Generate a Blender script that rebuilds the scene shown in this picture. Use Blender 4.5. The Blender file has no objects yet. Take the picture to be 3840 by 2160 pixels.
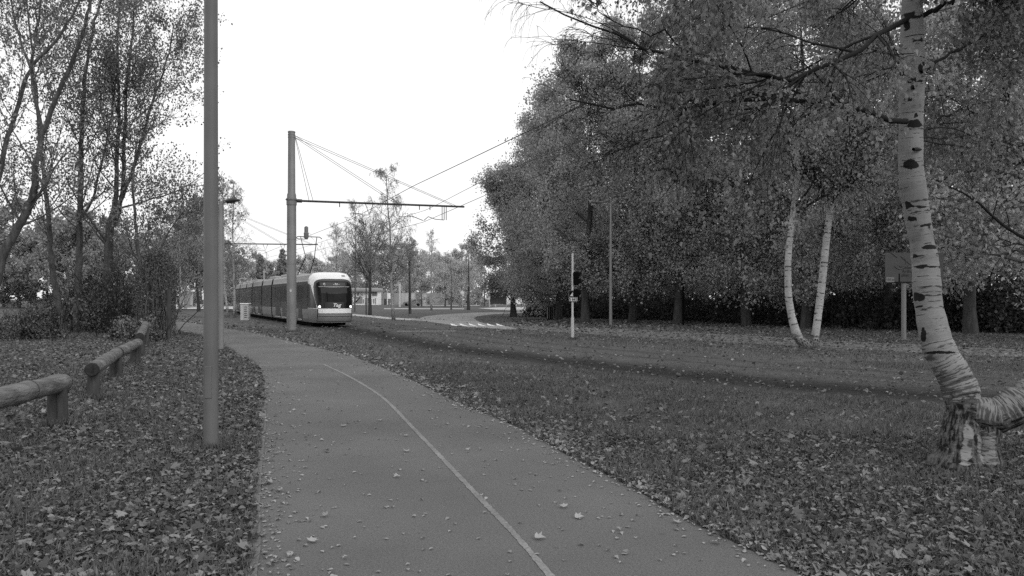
import bpy, math, random
import numpy as np
from mathutils import Vector
rng = np.random.default_rng(7)
random.seed(7)
SC = bpy.context.scene
COL = SC.collection
F = 2950.0; HY = 1118.0; H = 1.65          # focal length and horizon of the 3840 px wide frame, eye height

def P(px, py, Y): return np.array([(px - 1920) / F * Y, Y, H + (HY - py) / F * Y])
def G(px, py):
    Y = H * F / (py - HY)
    return np.array([(px - 1920) / F * Y, Y])

# ---------------------------------------------------------------- materials (the photograph is black and white)
def nodes(name):
    m = bpy.data.materials.new(name); m.use_nodes = True
    nt = m.node_tree; nt.nodes.clear()
    out = nt.nodes.new('ShaderNodeOutputMaterial')
    return m, nt, out
def N(nt, t, **kw):
    n = nt.nodes.new(t)
    for k, v in kw.items():
        if k in n.inputs: n.inputs[k].default_value = v
        else: setattr(n, k, v)
    return n
def L(nt, a, b): nt.links.new(a, b)
def grey(v): return (v, v, v, 1)

def mat(name, v, var=0.25, scale=6.0, rough=0.7, spec=0.3, metal=0.0, bump=0.0, bscale=40.0, stretch=None, emit=0.0, coat=0.0, scale2=None):
    m, nt, out = nodes(name)
    b = N(nt, 'ShaderNodeBsdfPrincipled', Roughness=rough, Metallic=metal)
    b.inputs['Specular IOR Level'].default_value = spec
    b.inputs['Coat Weight'].default_value = coat
    tc = N(nt, 'ShaderNodeTexCoord'); mp = N(nt, 'ShaderNodeMapping')
    L(nt, tc.outputs['Object'], mp.inputs['Vector'])
    if stretch: mp.inputs['Scale'].default_value = stretch
    nz = N(nt, 'ShaderNodeTexNoise', Scale=scale, Detail=6.0, Roughness=0.6)
    L(nt, mp.outputs[0], nz.inputs['Vector'])
    mr = N(nt, 'ShaderNodeMapRange'); mr.inputs['From Min'].default_value = 0.28; mr.inputs['From Max'].default_value = 0.72
    mr.inputs['To Min'].default_value = v * (1 - var); mr.inputs['To Max'].default_value = v * (1 + var)
    L(nt, nz.outputs['Fac'], mr.inputs['Value'])
    src = mr.outputs[0]
    if scale2:
        n2 = N(nt, 'ShaderNodeTexNoise', Scale=scale2, Detail=4.0)
        L(nt, tc.outputs['Object'], n2.inputs['Vector'])
        m2 = N(nt, 'ShaderNodeMapRange'); m2.inputs['From Min'].default_value = 0.3; m2.inputs['From Max'].default_value = 0.7
        m2.inputs['To Min'].default_value = 0.82; m2.inputs['To Max'].default_value = 1.15
        L(nt, n2.outputs['Fac'], m2.inputs['Value'])
        mu = N(nt, 'ShaderNodeMath', operation='MULTIPLY'); L(nt, src, mu.inputs[0]); L(nt, m2.outputs[0], mu.inputs[1])
        src = mu.outputs[0]
    cc = N(nt, 'ShaderNodeCombineColor')
    for i in range(3): L(nt, src, cc.inputs[i])
    L(nt, cc.outputs[0], b.inputs['Base Color'])
    if bump:
        nb = N(nt, 'ShaderNodeTexNoise', Scale=bscale, Detail=5.0)
        L(nt, mp.outputs[0], nb.inputs['Vector'])
        bp = N(nt, 'ShaderNodeBump', Strength=bump, Distance=0.03)
        L(nt, nb.outputs['Fac'], bp.inputs['Height']); L(nt, bp.outputs[0], b.inputs['Normal'])
    if emit:
        b.inputs['Emission Color'].default_value = grey(1); b.inputs['Emission Strength'].default_value = emit
    L(nt, b.outputs[0], out.inputs[0])
    return m

def leaf_mat(name, lo, hi, transl=0.3, rough=0.6):
    """foliage: each leaf's own grey comes from the mesh attribute 'shade'"""
    m, nt, out = nodes(name)
    at = N(nt, 'ShaderNodeAttribute', attribute_name='shade')
    mr = N(nt, 'ShaderNodeMapRange'); mr.inputs['To Min'].default_value = lo; mr.inputs['To Max'].default_value = hi
    L(nt, at.outputs['Fac'], mr.inputs['Value'])
    cc = N(nt, 'ShaderNodeCombineColor')
    for i in range(3): L(nt, mr.outputs[0], cc.inputs[i])
    b = N(nt, 'ShaderNodeBsdfPrincipled', Roughness=rough); b.inputs['Specular IOR Level'].default_value = 0.25
    L(nt, cc.outputs[0], b.inputs['Base Color'])
    t = N(nt, 'ShaderNodeBsdfTranslucent'); L(nt, cc.outputs[0], t.inputs['Color'])
    mx = N(nt, 'ShaderNodeMixShader', Fac=transl)
    L(nt, b.outputs[0], mx.inputs[1]); L(nt, t.outputs[0], mx.inputs[2]); L(nt, mx.outputs[0], out.inputs[0])
    return m

def birch_mat(name, white=0.42, dark=0.03, ls=(5.0, 34.0), lt=0.61):
    """white bark with dark sideways lenticels, black scars, and a rugged dark foot (plus painted shade under the limb) driven by attribute 'foot'"""
    m, nt, out = nodes(name)
    b = N(nt, 'ShaderNodeBsdfPrincipled', Roughness=0.75); b.inputs['Specular IOR Level'].default_value = 0.2
    uv = N(nt, 'ShaderNodeUVMap', uv_map='UVMap')
    def noise(sx, sy, scale, detail=4.0):
        mp = N(nt, 'ShaderNodeMapping'); mp.inputs['Scale'].default_value = (sx, sy, 1)
        L(nt, uv.outputs[0], mp.inputs['Vector'])
        n = N(nt, 'ShaderNodeTexNoise', Scale=scale, Detail=detail, Roughness=0.6); L(nt, mp.outputs[0], n.inputs['Vector'])
        return n.outputs['Fac']
    def rng_(s, a, c, lo, hi):
        r = N(nt, 'ShaderNodeMapRange'); L(nt, s, r.inputs['Value'])
        for k, v in (('From Min', a), ('From Max', c), ('To Min', lo), ('To Max', hi)): r.inputs[k].default_value = v
        return r.outputs[0]
    def math_(op, a, c):
        q = N(nt, 'ShaderNodeMath', operation=op)
        for i, s in enumerate((a, c)):
            if isinstance(s, (int, float)): q.inputs[i].default_value = s
            else: L(nt, s, q.inputs[i])
        return q.outputs[0]
    # uv: u in metres around, v in metres along
    tone = rng_(noise(2.0, 1.2, 2.2), 0.3, 0.7, white * 0.68, white * 1.12)
    fine = rng_(noise(3.0, 40.0, 2.0, 6.0), 0.35, 0.65, 0.82, 1.06)
    lent = rng_(noise(ls[0], ls[1], 1.0, 3.0), lt, lt + 0.03, 1.0, 0.2)
    scar = rng_(noise(4.5, 6.5, 1.0, 3.0), 0.66, 0.69, 1.0, 0.06)
    at = N(nt, 'ShaderNodeAttribute', attribute_name='foot')
    rug = noise(13.0, 17.0, 1.0, 9.0)
    peel = noise(5.0, 24.0, 1.4, 5.0)
    a2 = N(nt, 'ShaderNodeAttribute', attribute_name='scar')
    sc2 = rng_(math_('ADD', a2.outputs['Fac'], math_('MULTIPLY', math_('SUBTRACT', rug, 0.5), 2.6)), 0.45, 0.55, 1.0, 0.05)
    thr = math_('ADD', math_('MULTIPLY', at.outputs['Fac'], 0.62), 0.08)
    k = math_('SUBTRACT', thr, rug)
    fm = rng_(k, -0.03, 0.05, 0.0, 1.0)
    pm = rng_(math_('SUBTRACT', math_('ADD', math_('MULTIPLY', math_('MINIMUM', at.outputs['Fac'], 0.45), 0.95), 0.10), peel), -0.02, 0.03, 1.0, 0.35)
    c = math_('MULTIPLY', math_('MULTIPLY', sc2, math_('MULTIPLY', tone, fine)), math_('MULTIPLY', math_('MULTIPLY', lent, scar), pm))
    mixv = N(nt, 'ShaderNodeMix'); mixv.data_type = 'FLOAT'
    L(nt, fm, mixv.inputs['Factor']); L(nt, c, mixv.inputs['A']); 
    L(nt, rng_(noise(38.0, 7.0, 1.3, 9.0), 0.43, 0.60, dark * .3, dark * 7), mixv.inputs['B'])
    cc = N(nt, 'ShaderNodeCombineColor')
    for i in range(3): L(nt, mixv.outputs['Result'], cc.inputs[i])
    L(nt, cc.outputs[0], b.inputs['Base Color'])
    bp = N(nt, 'ShaderNodeBump', Strength=0.6, Distance=0.012)
    L(nt, math_('ADD', math_('MULTIPLY', rug, math_('MULTIPLY', at.outputs['Fac'], 3.0)), math_('MULTIPLY', lent, 0.5)), bp.inputs['Height'])
    L(nt, bp.outputs[0], b.inputs['Normal'])
    L(nt, b.outputs[0], out.inputs[0])
    return m

def ground_mat(name, lo, hi, attr=False):
    """short autumn grass seen flat: blotches, tufts and specks"""
    m, nt, out = nodes(name)
    b = N(nt, 'ShaderNodeBsdfPrincipled', Roughness=0.95); b.inputs['Specular IOR Level'].default_value = 0.1
    tc = N(nt, 'ShaderNodeTexCoord')
    def nz(scale, detail, a, c, lo_, hi_):
        n = N(nt, 'ShaderNodeTexNoise', Scale=scale, Detail=detail, Roughness=0.65); L(nt, tc.outputs['Object'], n.inputs['Vector'])
        r = N(nt, 'ShaderNodeMapRange'); L(nt, n.outputs['Fac'], r.inputs['Value'])
        for k, v in (('From Min', a), ('From Max', c), ('To Min', lo_), ('To Max', hi_)): r.inputs[k].default_value = v
        return r.outputs[0], n.outputs['Fac']
    A, _ = nz(0.35, 5, 0.3, 0.7, lo, hi)
    B, fb = nz(14.0, 8, 0.25, 0.75, 0.72, 1.25)
    C, _ = nz(2.2, 4, 0.3, 0.7, 0.85, 1.12)
    m1 = N(nt, 'ShaderNodeMath', operation='MULTIPLY'); L(nt, A, m1.inputs[0]); L(nt, B, m1.inputs[1])
    m2 = N(nt, 'ShaderNodeMath', operation='MULTIPLY'); L(nt, m1.outputs[0], m2.inputs[0]); L(nt, C, m2.inputs[1])
    if attr:
        at = N(nt, 'ShaderNodeAttribute', attribute_name='shade'); m3 = N(nt, 'ShaderNodeMath', operation='MULTIPLY'); m4 = N(nt, 'ShaderNodeMath', operation='MULTIPLY'); m4.inputs[1].default_value = 2.0
        L(nt, m2.outputs[0], m3.inputs[0]); L(nt, at.outputs['Fac'], m4.inputs[0]); L(nt, m4.outputs[0], m3.inputs[1]); m2 = m3
    cc = N(nt, 'ShaderNodeCombineColor')
    for i in range(3): L(nt, m2.outputs[0], cc.inputs[i])
    L(nt, cc.outputs[0], b.inputs['Base Color'])
    bp = N(nt, 'ShaderNodeBump', Strength=0.7, Distance=0.05); L(nt, fb, bp.inputs['Height']); L(nt, bp.outputs[0], b.inputs['Normal'])
    L(nt, b.outputs[0], out.inputs[0])
    return m

M = {}
M['ground'] = ground_mat('grass ground', 0.085, 0.12)
M['track'] = ground_mat('grassed track', 0.078, 0.10, True)
M['railm'] = mat('buried rail', 0.05, 0.3, 3.0, 0.9, 0.1)
M['trackdark'] = ground_mat('worn track band', 0.030, 0.046)
M['asphalt'] = mat('path asphalt', 0.138, 0.34, 75.0, 0.9, 0.15, bump=0.5, bscale=160.0, scale2=0.45)
M['road'] = mat('road asphalt', 0.27, 0.10, 10.0, 0.9, 0.15, scale2=0.3)
M['lane'] = mat('leafy lane asphalt', 0.13, 0.2, 5.0, 0.9, 0.15, scale2=0.5)
M['pale'] = mat('pale paving', 0.42, 0.12, 4.0, 0.85, 0.2)
M['line'] = mat('worn line', 0.20, 0.35, 45.0, 0.85, 0.15, scale2=3.0)
M['white'] = mat('white marking', 0.8, 0.08, 8.0, 0.8, 0.2)
M['kerb'] = mat('kerb stone', 0.22, 0.25, 7.0, 0.9, 0.15, bump=0.2)
M['edging'] = mat('edging stone', 0.14, 0.25, 9.0, 0.9, 0.15, bump=0.3)
M['steel'] = mat('painted steel', 0.125, 0.14, 7.0, 0.5, 0.3, stretch=(1, 1, 0.08), scale2=1.5)
M['steel2'] = mat('grey mast paint', 0.185, 0.16, 5.0, 0.5, 0.35, stretch=(1, 1, 0.12), scale2=1.2)
M['galv'] = mat('galvanised steel', 0.42, 0.12, 6.0, 0.5, 0.4, stretch=(1, 1, 0.25))
M['galv2'] = mat('grey lamp steel', 0.17, 0.1, 4.0, 0.5, 0.4)
M['dark'] = mat('dark metal', 0.035, 0.2, 5.0, 0.5, 0.3)
M['wire'] = mat('weathered wire', 0.06, 0.15, 5.0, 0.6, 0.3)
M['black'] = mat('black plastic', 0.005, 0.2, 5.0, 0.9, 0.03)
M['glass'] = mat('dark tram glass', 0.040, 0.6, 1.6, 0.22, 0.22, stretch=(1.5, 1.5, 0.5))
M['blindt'] = mat('tram sun blind', 0.05, 0.08, 3.0, 0.8, 0.1)
M['cabin'] = mat('cab interior', 0.022, 0.3, 3.0, 0.8, 0.1)
M['glassb'] = mat('windscreen glass', 0.010, 0.2, 2.0, 0.15, 0.3)
M['blind'] = mat('grey sun blind', 0.10, 0.08, 3.0, 0.6)
M['disp'] = mat('display panel', 0.05, 0.1, 3.0, 0.4)
M['tramw'] = mat('white tram paint', 0.80, 0.03, 3.0, 0.3, 0.5, coat=0.4)
M['tramg'] = mat('grey tram paint', 0.20, 0.08, 2.5, 0.4, 0.4, coat=0.3)
M['tramr'] = mat('roof fairing paint', 0.34, 0.08, 2.5, 0.5, 0.4)
M['tramd'] = mat('dark grey nose trim', 0.065, 0.06, 2.5, 0.4, 0.4)
M['headl'] = mat('lit headlight', 0.9, 0.02, 3.0, 0.3, emit=3.5)
M['text'] = mat('white lettering', 0.62, 0.05, 3.0, 0.6)
M['darktext'] = mat('dark lettering', 0.02, 0.05, 3.0, 0.6)
M['poplar'] = mat('poplar bark', 0.085, 0.55, 7.0, 0.9, 0.1, bump=1.0, bscale=22, stretch=(1, 1, 0.25))
M['twig'] = mat('twig bark', 0.095, 0.3, 8.0, 0.9, 0.1)
M['twigb'] = mat('birch twig bark', 0.022, 0.3, 8.0, 0.9, 0.1)
M['twig_haze'] = mat('haze tinted twig bark', 0.45, 0.3, 3.0, 0.95, 0.1)  # distance haze is put into this pale twig grey
M['barkd'] = mat('dark bark', 0.06, 0.4, 7.0, 0.9, 0.1, bump=0.6, bscale=25, stretch=(1, 1, 0.25))
M['birch'] = birch_mat('birch bark', 0.24, 0.016)
M['birchf'] = birch_mat('pale thin birch bark', 0.38, 0.03, (3.0, 11.0), 0.57)
M['lf_poplar'] = leaf_mat('poplar leaves', 0.10, 0.30, 0.35)
M['lf_birch'] = leaf_mat('birch leaves', 0.08, 0.34, 0.4)
M['lf_broad'] = leaf_mat('broadleaf leaves', 0.19, 0.54, 0.45)
M['lf_haze'] = leaf_mat('haze tinted leaves', 0.38, 0.60, 0.35)  # far foliage lightened in colour to stand for haze in the air
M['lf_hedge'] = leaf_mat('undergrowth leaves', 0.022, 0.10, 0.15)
M['lf_ivy'] = leaf_mat('ivy leaves', 0.06, 0.22, 0.25)
M['lf_con'] = leaf_mat('far conifer needles', 0.18, 0.28, 0.2)
M['litter'] = leaf_mat('fallen leaves', 0.04, 0.34, 0.1, 0.7)
M['grass'] = leaf_mat('grass blades', 0.075, 0.19, 0.25)
M['wood'] = mat('weathered log', 0.14, 0.5, 11.0, 0.9, 0.1, bump=0.9, bscale=30, stretch=(1, 0.14, 1), scale2=2.2)
M['woodd'] = mat('dark wooden post', 0.06, 0.5, 8.0, 0.9, 0.1, bump=0.4, bscale=22, stretch=(1, 1, 0.2))
M['woode'] = mat('log end grain', 0.035, 0.5, 14.0, 0.9, 0.1, bump=0.3)
M['wall'] = mat('painted far wall', 0.42, 0.25, 0.6, 0.9)
M['wallw'] = mat('white far wall', 0.8, 0.06, 0.6, 0.9)
M['wallg'] = mat('grey far wall', 0.26, 0.2, 0.5, 0.9)
M['sign'] = mat('sign face', 0.06, 0.12, 3.0, 0.5)
M['signw'] = mat('pale sign face', 0.5, 0.1, 3.0, 0.5)
M['grate'] = mat('dark back panel', 0.05, 0.1, 3.0, 0.8)  # plain dark grey of the shelter's back panel

# ---------------------------------------------------------------- object helpers
def empty(name, loc, label=None, cat=None, group=None, rot=0.0):
    o = bpy.data.objects.new(name, None); COL.objects.link(o)
    o.location = tuple(loc); o.rotation_euler = (0, 0, rot); o.empty_display_size = 0.3
    tag(o, label, cat, group)
    return o
def tag(o, label=None, cat=None, group=None, kind=None):
    if label: o['label'] = label
    if cat: o['category'] = cat
    if group: o['group'] = group
    if kind: o['kind'] = kind
    return o
def rootloc(p):
    v = np.zeros(3)
    while p is not None:
        v = v + np.array(p.location); p = p.parent
    return v
def obj(name, me, m, parent=None):
    o = bpy.data.objects.new(name, me); COL.objects.link(o)
    if m is not None and not me.materials: me.materials.append(m)
    if parent is not None: o.parent = parent
    return o
def mesh_np(name, V, faces_groups, smooth=True, attrs=None, uv=None):
    """V (n,3); faces_groups list of integer arrays (m,k)"""
    me = bpy.data.meshes.new(name)
    V = np.asarray(V, dtype=np.float32)
    me.vertices.add(len(V)); me.vertices.foreach_set('co', V.ravel())
    tot = [np.full(len(f), f.shape[1], dtype=np.int32) for f in faces_groups if len(f)]
    idx = [np.asarray(f, dtype=np.int32).ravel() for f in faces_groups if len(f)]
    tot = np.concatenate(tot); idx = np.concatenate(idx)
    me.loops.add(len(idx)); me.loops.foreach_set('vertex_index', idx)
    me.polygons.add(len(tot))
    start = np.concatenate([[0], np.cumsum(tot)[:-1]]).astype(np.int32)
    me.polygons.foreach_set('loop_start', start)
    me.polygons.foreach_set('use_smooth', np.full(len(tot), smooth, dtype=bool))
    if attrs:
        for k, a in attrs.items():
            at = me.attributes.new(k, 'FLOAT', 'POINT'); at.data.foreach_set('value', np.asarray(a, dtype=np.float32))
    if uv is not None:
        l = me.uv_layers.new(name='UVMap'); l.data.foreach_set('uv', np.asarray(uv, dtype=np.float32)[idx].ravel())
    me.update(calc_edges=True)
    me.validate()
    return me

class MB:
    """collects simple shapes in world coordinates and links them as ONE mesh object"""
    def __init__(s): s.v = []; s.f = []; s.n = 0
    def add(s, V, Fs):
        for f in Fs: s.f.append([i + s.n for i in f])
        s.v += [tuple(map(float, p)) for p in V]; s.n = len(s.v)
    def box(s, c, size, yaw=0.0, bev=0.0):
        sx, sy, sz = [q / 2 for q in size]; cz, sn = math.cos(yaw), math.sin(yaw)
        V = []
        if bev <= 0:
            for z in (-sz, sz):
                for x, y in ((-sx, -sy), (sx, -sy), (sx, sy), (-sx, sy)): V.append((x, y, z))
            Fs = [(3, 2, 1, 0), (4, 5, 6, 7), (0, 1, 5, 4), (1, 2, 6, 5), (2, 3, 7, 6), (3, 0, 4, 7)]
        else:
            b = min(bev, sx * .9, sy * .9, sz * .9)
            for z, i in ((-sz, b), (-sz + b, 0), (sz - b, 0), (sz, b)):
                for x, y in ((-sx + b, -sy + i), (sx - b, -sy + i), (sx - i, -sy + b), (sx - i, sy - b), (sx - b, sy - i), (-sx + b, sy - i), (-sx + i, sy - b), (-sx + i, -sy + b)):
                    V.append((x, y, z))
            Fs = [tuple(range(7, -1, -1)), tuple(range(24, 32))]
            for r in range(3):
                for k in range(8):
                    k2 = (k + 1) % 8
                    Fs.append((r * 8 + k, r * 8 + k2, r * 8 + 8 + k2, r * 8 + 8 + k))
        s.add([(c[0] + x * cz - y * sn, c[1] + x * sn + y * cz, c[2] + z) for x, y, z in V], Fs)
        return s
    def tube(s, pts, r, k=12, caps=True):
        pts = [np.array(p, float) for p in pts]; n = len(pts)
        rr = list(r) if hasattr(r, '__len__') else [r] * n
        V = []; prev = None
        for i in range(n):
            t = pts[min(i + 1, n - 1)] - pts[max(i - 1, 0)]; t = t / (np.linalg.norm(t) + 1e-9)
            ref = np.array([0, 0, 1.0]) if abs(t[2]) < 0.9 else np.array([1.0, 0, 0])
            a = np.cross(ref, t); a /= np.linalg.norm(a)
            if prev is not None:
                a = prev - t * np.dot(prev, t); a /= np.linalg.norm(a)
            prev = a; b = np.cross(t, a)
            for j in range(k):
                q = 2 * math.pi * j / k
                V.append(pts[i] + rr[i] * (math.cos(q) * a + math.sin(q) * b))
        Fs = []
        for i in range(n - 1):
            for j in range(k):
                j2 = (j + 1) % k
                Fs.append((i * k + j, i * k + j2, (i + 1) * k + j2, (i + 1) * k + j))
        if caps: Fs += [tuple(range(k - 1, -1, -1)), tuple((n - 1) * k + j for j in range(k))]
        s.add(V, Fs); return s
    def quadstrip(s, A, B):
        A = [tuple(a) for a in A]; B = [tuple(b) for b in B]; n = len(A)
        s.add(A + B, [(i, i + 1, n + i + 1, n + i) for i in range(n - 1)]); return s
    def poly(s, pts): s.add(pts, [tuple(range(len(pts)))]); return s
    def grid(s, rows):
        n = len(rows[0]); V = [p for r in rows for p in r]
        s.add(V, [(i * n + j, i * n + j + 1, (i + 1) * n + j + 1, (i + 1) * n + j) for i in range(len(rows) - 1) for j in range(n - 1)]); return s
    def build(s, name, m, parent=None, smooth=False):
        o0 = rootloc(parent)
        me = bpy.data.meshes.new(name)
        me.from_pydata([(a - o0[0], b - o0[1], c - o0[2]) for a, b, c in s.v], [], s.f)
        if smooth:
            me.polygons.foreach_set('use_smooth', [True] * len(me.polygons)); 
            try: me.set_sharp_from_angle(angle=math.radians(40))
            except Exception: pass
        me.update()
        return obj(name, me, m, parent)

def text_mesh(body, size, ext=0.0, bold=0.0, shear=0.0):
    c = bpy.data.curves.new('t', 'FONT'); c.body = body; c.size = size; c.extrude = ext; c.offset = bold; c.shear = shear
    c.align_x = 'CENTER'; c.align_y = 'CENTER'; c.resolution_u = 3
    o = bpy.data.objects.new('t', c); COL.objects.link(o)
    bpy.context.view_layer.update()
    me = bpy.data.meshes.new_from_object(o.evaluated_get(bpy.context.evaluated_depsgraph_get()))
    V = [tuple(v.co) for v in me.vertices]; Fs = [tuple(p.vertices) for p in me.polygons]
    bpy.data.objects.remove(o); bpy.data.curves.remove(c); bpy.data.meshes.remove(me)
    return V, Fs

def copy_thing(root, loc, rot=0.0, scale=1.0, label=None, group=None):
    r = root.copy(); COL.objects.link(r); r.location = tuple(loc); r.rotation_euler = (0, 0, rot)
    r.scale = (scale, scale, scale) if not hasattr(scale, '__len__') else tuple(scale)
    if label: r['label'] = label
    if group: r['group'] = group
    for ch in list(root.children):
        c = ch.copy(); COL.objects.link(c); c.parent = r
        for g in ch.children:
            d = g.copy(); COL.objects.link(d); d.parent = c
    return r

def catmull(pts, n=8):
    pts = [np.array(p, float) for p in pts]
    Q = [2 * pts[0] - pts[1]] + pts + [2 * pts[-1] - pts[-2]]
    out = []
    for i in range(1, len(Q) - 2):
        p0, p1, p2, p3 = Q[i - 1:i + 3]
        for k in range(n):
            t = k / n
            out.append(0.5 * ((2 * p1) + (-p0 + p2) * t + (2 * p0 - 5 * p1 + 4 * p2 - p3) * t * t + (-p0 + 3 * p1 - 3 * p2 + p3) * t ** 3))
    out.append(pts[-1])
    return np.array(out)

# ---------------------------------------------------------------- foliage and branches, vectorised
def unit(v): return v / (np.linalg.norm(v, axis=-1, keepdims=True) + 1e-9)

LEAF = {
 'quad': (np.array([(0, 0, 0), (.42, .45, .06), (0, 1, -.05), (-.42, .45, .06)]), [np.array([[0, 1, 2, 3]])]),
 'fold': (np.array([(0, 0, 0), (.36, .3, .14), (.30, .62, .10), (0, 1, -.12), (-.30, .62, .14), (-.36, .3, .10), (0, .5, -.02)]),
          [np.array([[0, 1, 6, 5]]), np.array([[1, 2, 6], [6, 4, 5]]), np.array([[6, 2, 3, 4]])]),
 'maple': (np.array([(0, 0, 0), (.28, .02, .05), (.62, .22, .14), (.34, .36, .02), (.5, .75, .12), (.2, .62, 0), (0, 1.05, -.1), (-.2, .62, .03), (-.52, .72, .16), (-.34, .36, .02), (-.62, .2, .08), (-.28, .02, .05), (0, .35, -.04)]),
          [np.array([[12, i, i + 1] for i in range(0, 11)] + [[12, 11, 0]])]),
 'blade': (np.array([(-.06, 0, 0), (.06, 0, 0), (.02, .6, .06), (0, 1, .22)]), [np.array([[0, 1, 2]]), np.array([[0, 2, 3]])]),
}
def leaf_cloud(name, pos, axis, normal, size, shade, kind, m, parent=None, extra=None):
    """one mesh of many leaves; extra = list of further (pos,axis,normal,size,shade,kind)"""
    sets = [(pos, axis, normal, size, shade, kind)] + (extra or [])
    VV = []; FG = {}; SS = []; off = 0; o0 = rootloc(parent)
    for pos, axis, normal, size, shade, kind in sets:
        n = len(pos)
        if n == 0: continue
        T, Fs = LEAF[kind]; k = len(T)
        a = unit(np.asarray(axis)); x = unit(np.cross(a, normal)); z = np.cross(x, a)
        cu = rng.uniform(0.3, 1.9, n)[:, None]
        V = (pos - o0)[:, None, :] + np.asarray(size)[:, None, None] * (T[None, :, 0:1] * x[:, None, :] + T[None, :, 1:2] * a[:, None, :] + (T[None, :, 2:3] * cu[:, None, :]) * z[:, None, :])
        VV.append(V.reshape(-1, 3)); SS.append(np.repeat(shade, k))
        for f in Fs:
            ff = (f[None] + (np.arange(n) * k)[:, None, None] + off).reshape(-1, f.shape[1])
            FG.setdefault(f.shape[1], []).append(ff)
        off += n * k
    me = mesh_np(name, np.concatenate(VV), [np.concatenate(v) for v in FG.values()], smooth=False, attrs={'shade': np.concatenate(SS)})
    return obj(name, me, m, parent)

def tubes(Ps, Rs, k):
    """Ps (M,n,3), Rs (M,n) -> verts, faces, uv"""
    Mn, n, _ = Ps.shape
    T = np.empty_like(Ps); T[:, 1:-1] = Ps[:, 2:] - Ps[:, :-2]; T[:, 0] = Ps[:, 1] - Ps[:, 0]; T[:, -1] = Ps[:, -1] - Ps[:, -2]
    T = unit(T)
    mean = unit(T.mean(axis=1))
    ref = np.where(np.abs(mean[:, 2:3]) < 0.8, np.array([[0, 0, 1.0]]), np.array([[1.0, 0, 0]]))[:, None, :]
    A = unit(np.cross(np.broadcast_to(ref, T.shape), T)); B = np.cross(T, A)
    q = 2 * np.pi * np.arange(k) / k
    V = Ps[:, :, None, :] + Rs[:, :, None, None] * (np.cos(q)[None, None, :, None] * A[:, :, None, :] + np.sin(q)[None, None, :, None] * B[:, :, None, :])
    base = (np.arange(Mn) * n * k)[:, None, None]
    i = np.arange(n - 1)[None, :, None] * k; j = np.arange(k)[None, None, :]; j2 = (j + 1) % k
    f = np.stack([base + i + j, base + i + j2, base + i + k + j2, base + i + k + j], axis=-1).reshape(-1, 4)
    seg = np.linalg.norm(np.diff(Ps, axis=1), axis=2); s = np.concatenate([np.zeros((Mn, 1)), np.cumsum(seg, axis=1)], axis=1)
    uu = np.abs(np.arange(k) - k / 2)[None, None, :] / k * 2 * np.pi * 0.12 * np.ones((Mn, n, 1))
    vv = np.broadcast_to(s[:, :, None], (Mn, n, k)) + (np.arange(Mn) * 3.7)[:, None, None]
    uv = np.stack([uu, vv], axis=-1).reshape(-1, 2)
    return V.reshape(-1, 3), f, uv

def tube_obj(name, batches, m, parent, uv=False, foot=None, scar=None):
    o0 = rootloc(parent); VV = []; FF = []; UU = []; off = 0
    for Ps, Rs, k in batches:
        if len(Ps) == 0: continue
        V, f, u = tubes(Ps, Rs, k); VV.append(V); FF.append(f + off); UU.append(u); off += len(V)
    V = np.concatenate(VV)
    at = {'foot': foot(V)} if foot is not None else None
    if scar is not None: at['scar'] = scar(V)
    me = mesh_np(name, V - o0, [np.concatenate(FF)], smooth=True, uv=np.concatenate(UU) if uv else None, attrs=at)
    return obj(name, me, m, parent)

def grow(Ps, Rs, count, t0=0.2, t1=1.0, ang=(35, 60), length=1.0, env=None, n=6, trop=(0, 0, 0.0), wob=0.12, rr=0.5, rmin=0.003, rend=0.25, bias=None):
    """children branches for every parent polyline"""
    Mn, m_, _ = Ps.shape; K = Mn * count
    idx = np.repeat(np.arange(Mn), count)
    t = rng.uniform(t0, t1, K); s = t * (m_ - 1); i = np.minimum(s.astype(int), m_ - 2); fr = (s - i)[:, None]
    p = Ps[idx, i] * (1 - fr) + Ps[idx, i + 1] * fr
    tan = unit(Ps[idx, i + 1] - Ps[idx, i])
    r = Rs[idx, i] * (1 - fr[:, 0]) + Rs[idx, i + 1] * fr[:, 0]
    rv = rng.normal(size=(K, 3))
    if bias is not None: rv = rv + np.array(bias)
    perp = unit(rv - tan * np.sum(rv * tan, axis=1, keepdims=True))
    a = np.radians(rng.uniform(ang[0], ang[1], K))[:, None]
    d = unit(np.cos(a) * tan + np.sin(a) * perp)
    plen = np.linalg.norm(np.diff(Ps, axis=1), axis=2).sum(axis=1)[idx]
    Ln = (length * plen if length < 0.999 else np.full(K, float(length))) * rng.uniform(0.65, 1.15, K)
    if env is not None: Ln = Ln * env(t)
    out = np.empty((K, n, 3)); out[:, 0] = p; st = (Ln / (n - 1))[:, None]
    tr = np.array(trop)
    for q in range(1, n):
        d = unit(d + tr / (n - 1) + rng.normal(size=(K, 3)) * wob)
        out[:, q] = out[:, q - 1] + d * st
    r0 = np.maximum(r * rr * np.clip(Ln / (Ln.mean() + 1e-6), 0.5, 1.2), rmin)
    R = r0[:, None] * np.linspace(1, rend, n)[None, :]
    return out, np.maximum(R, rmin * 0.6)

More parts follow.
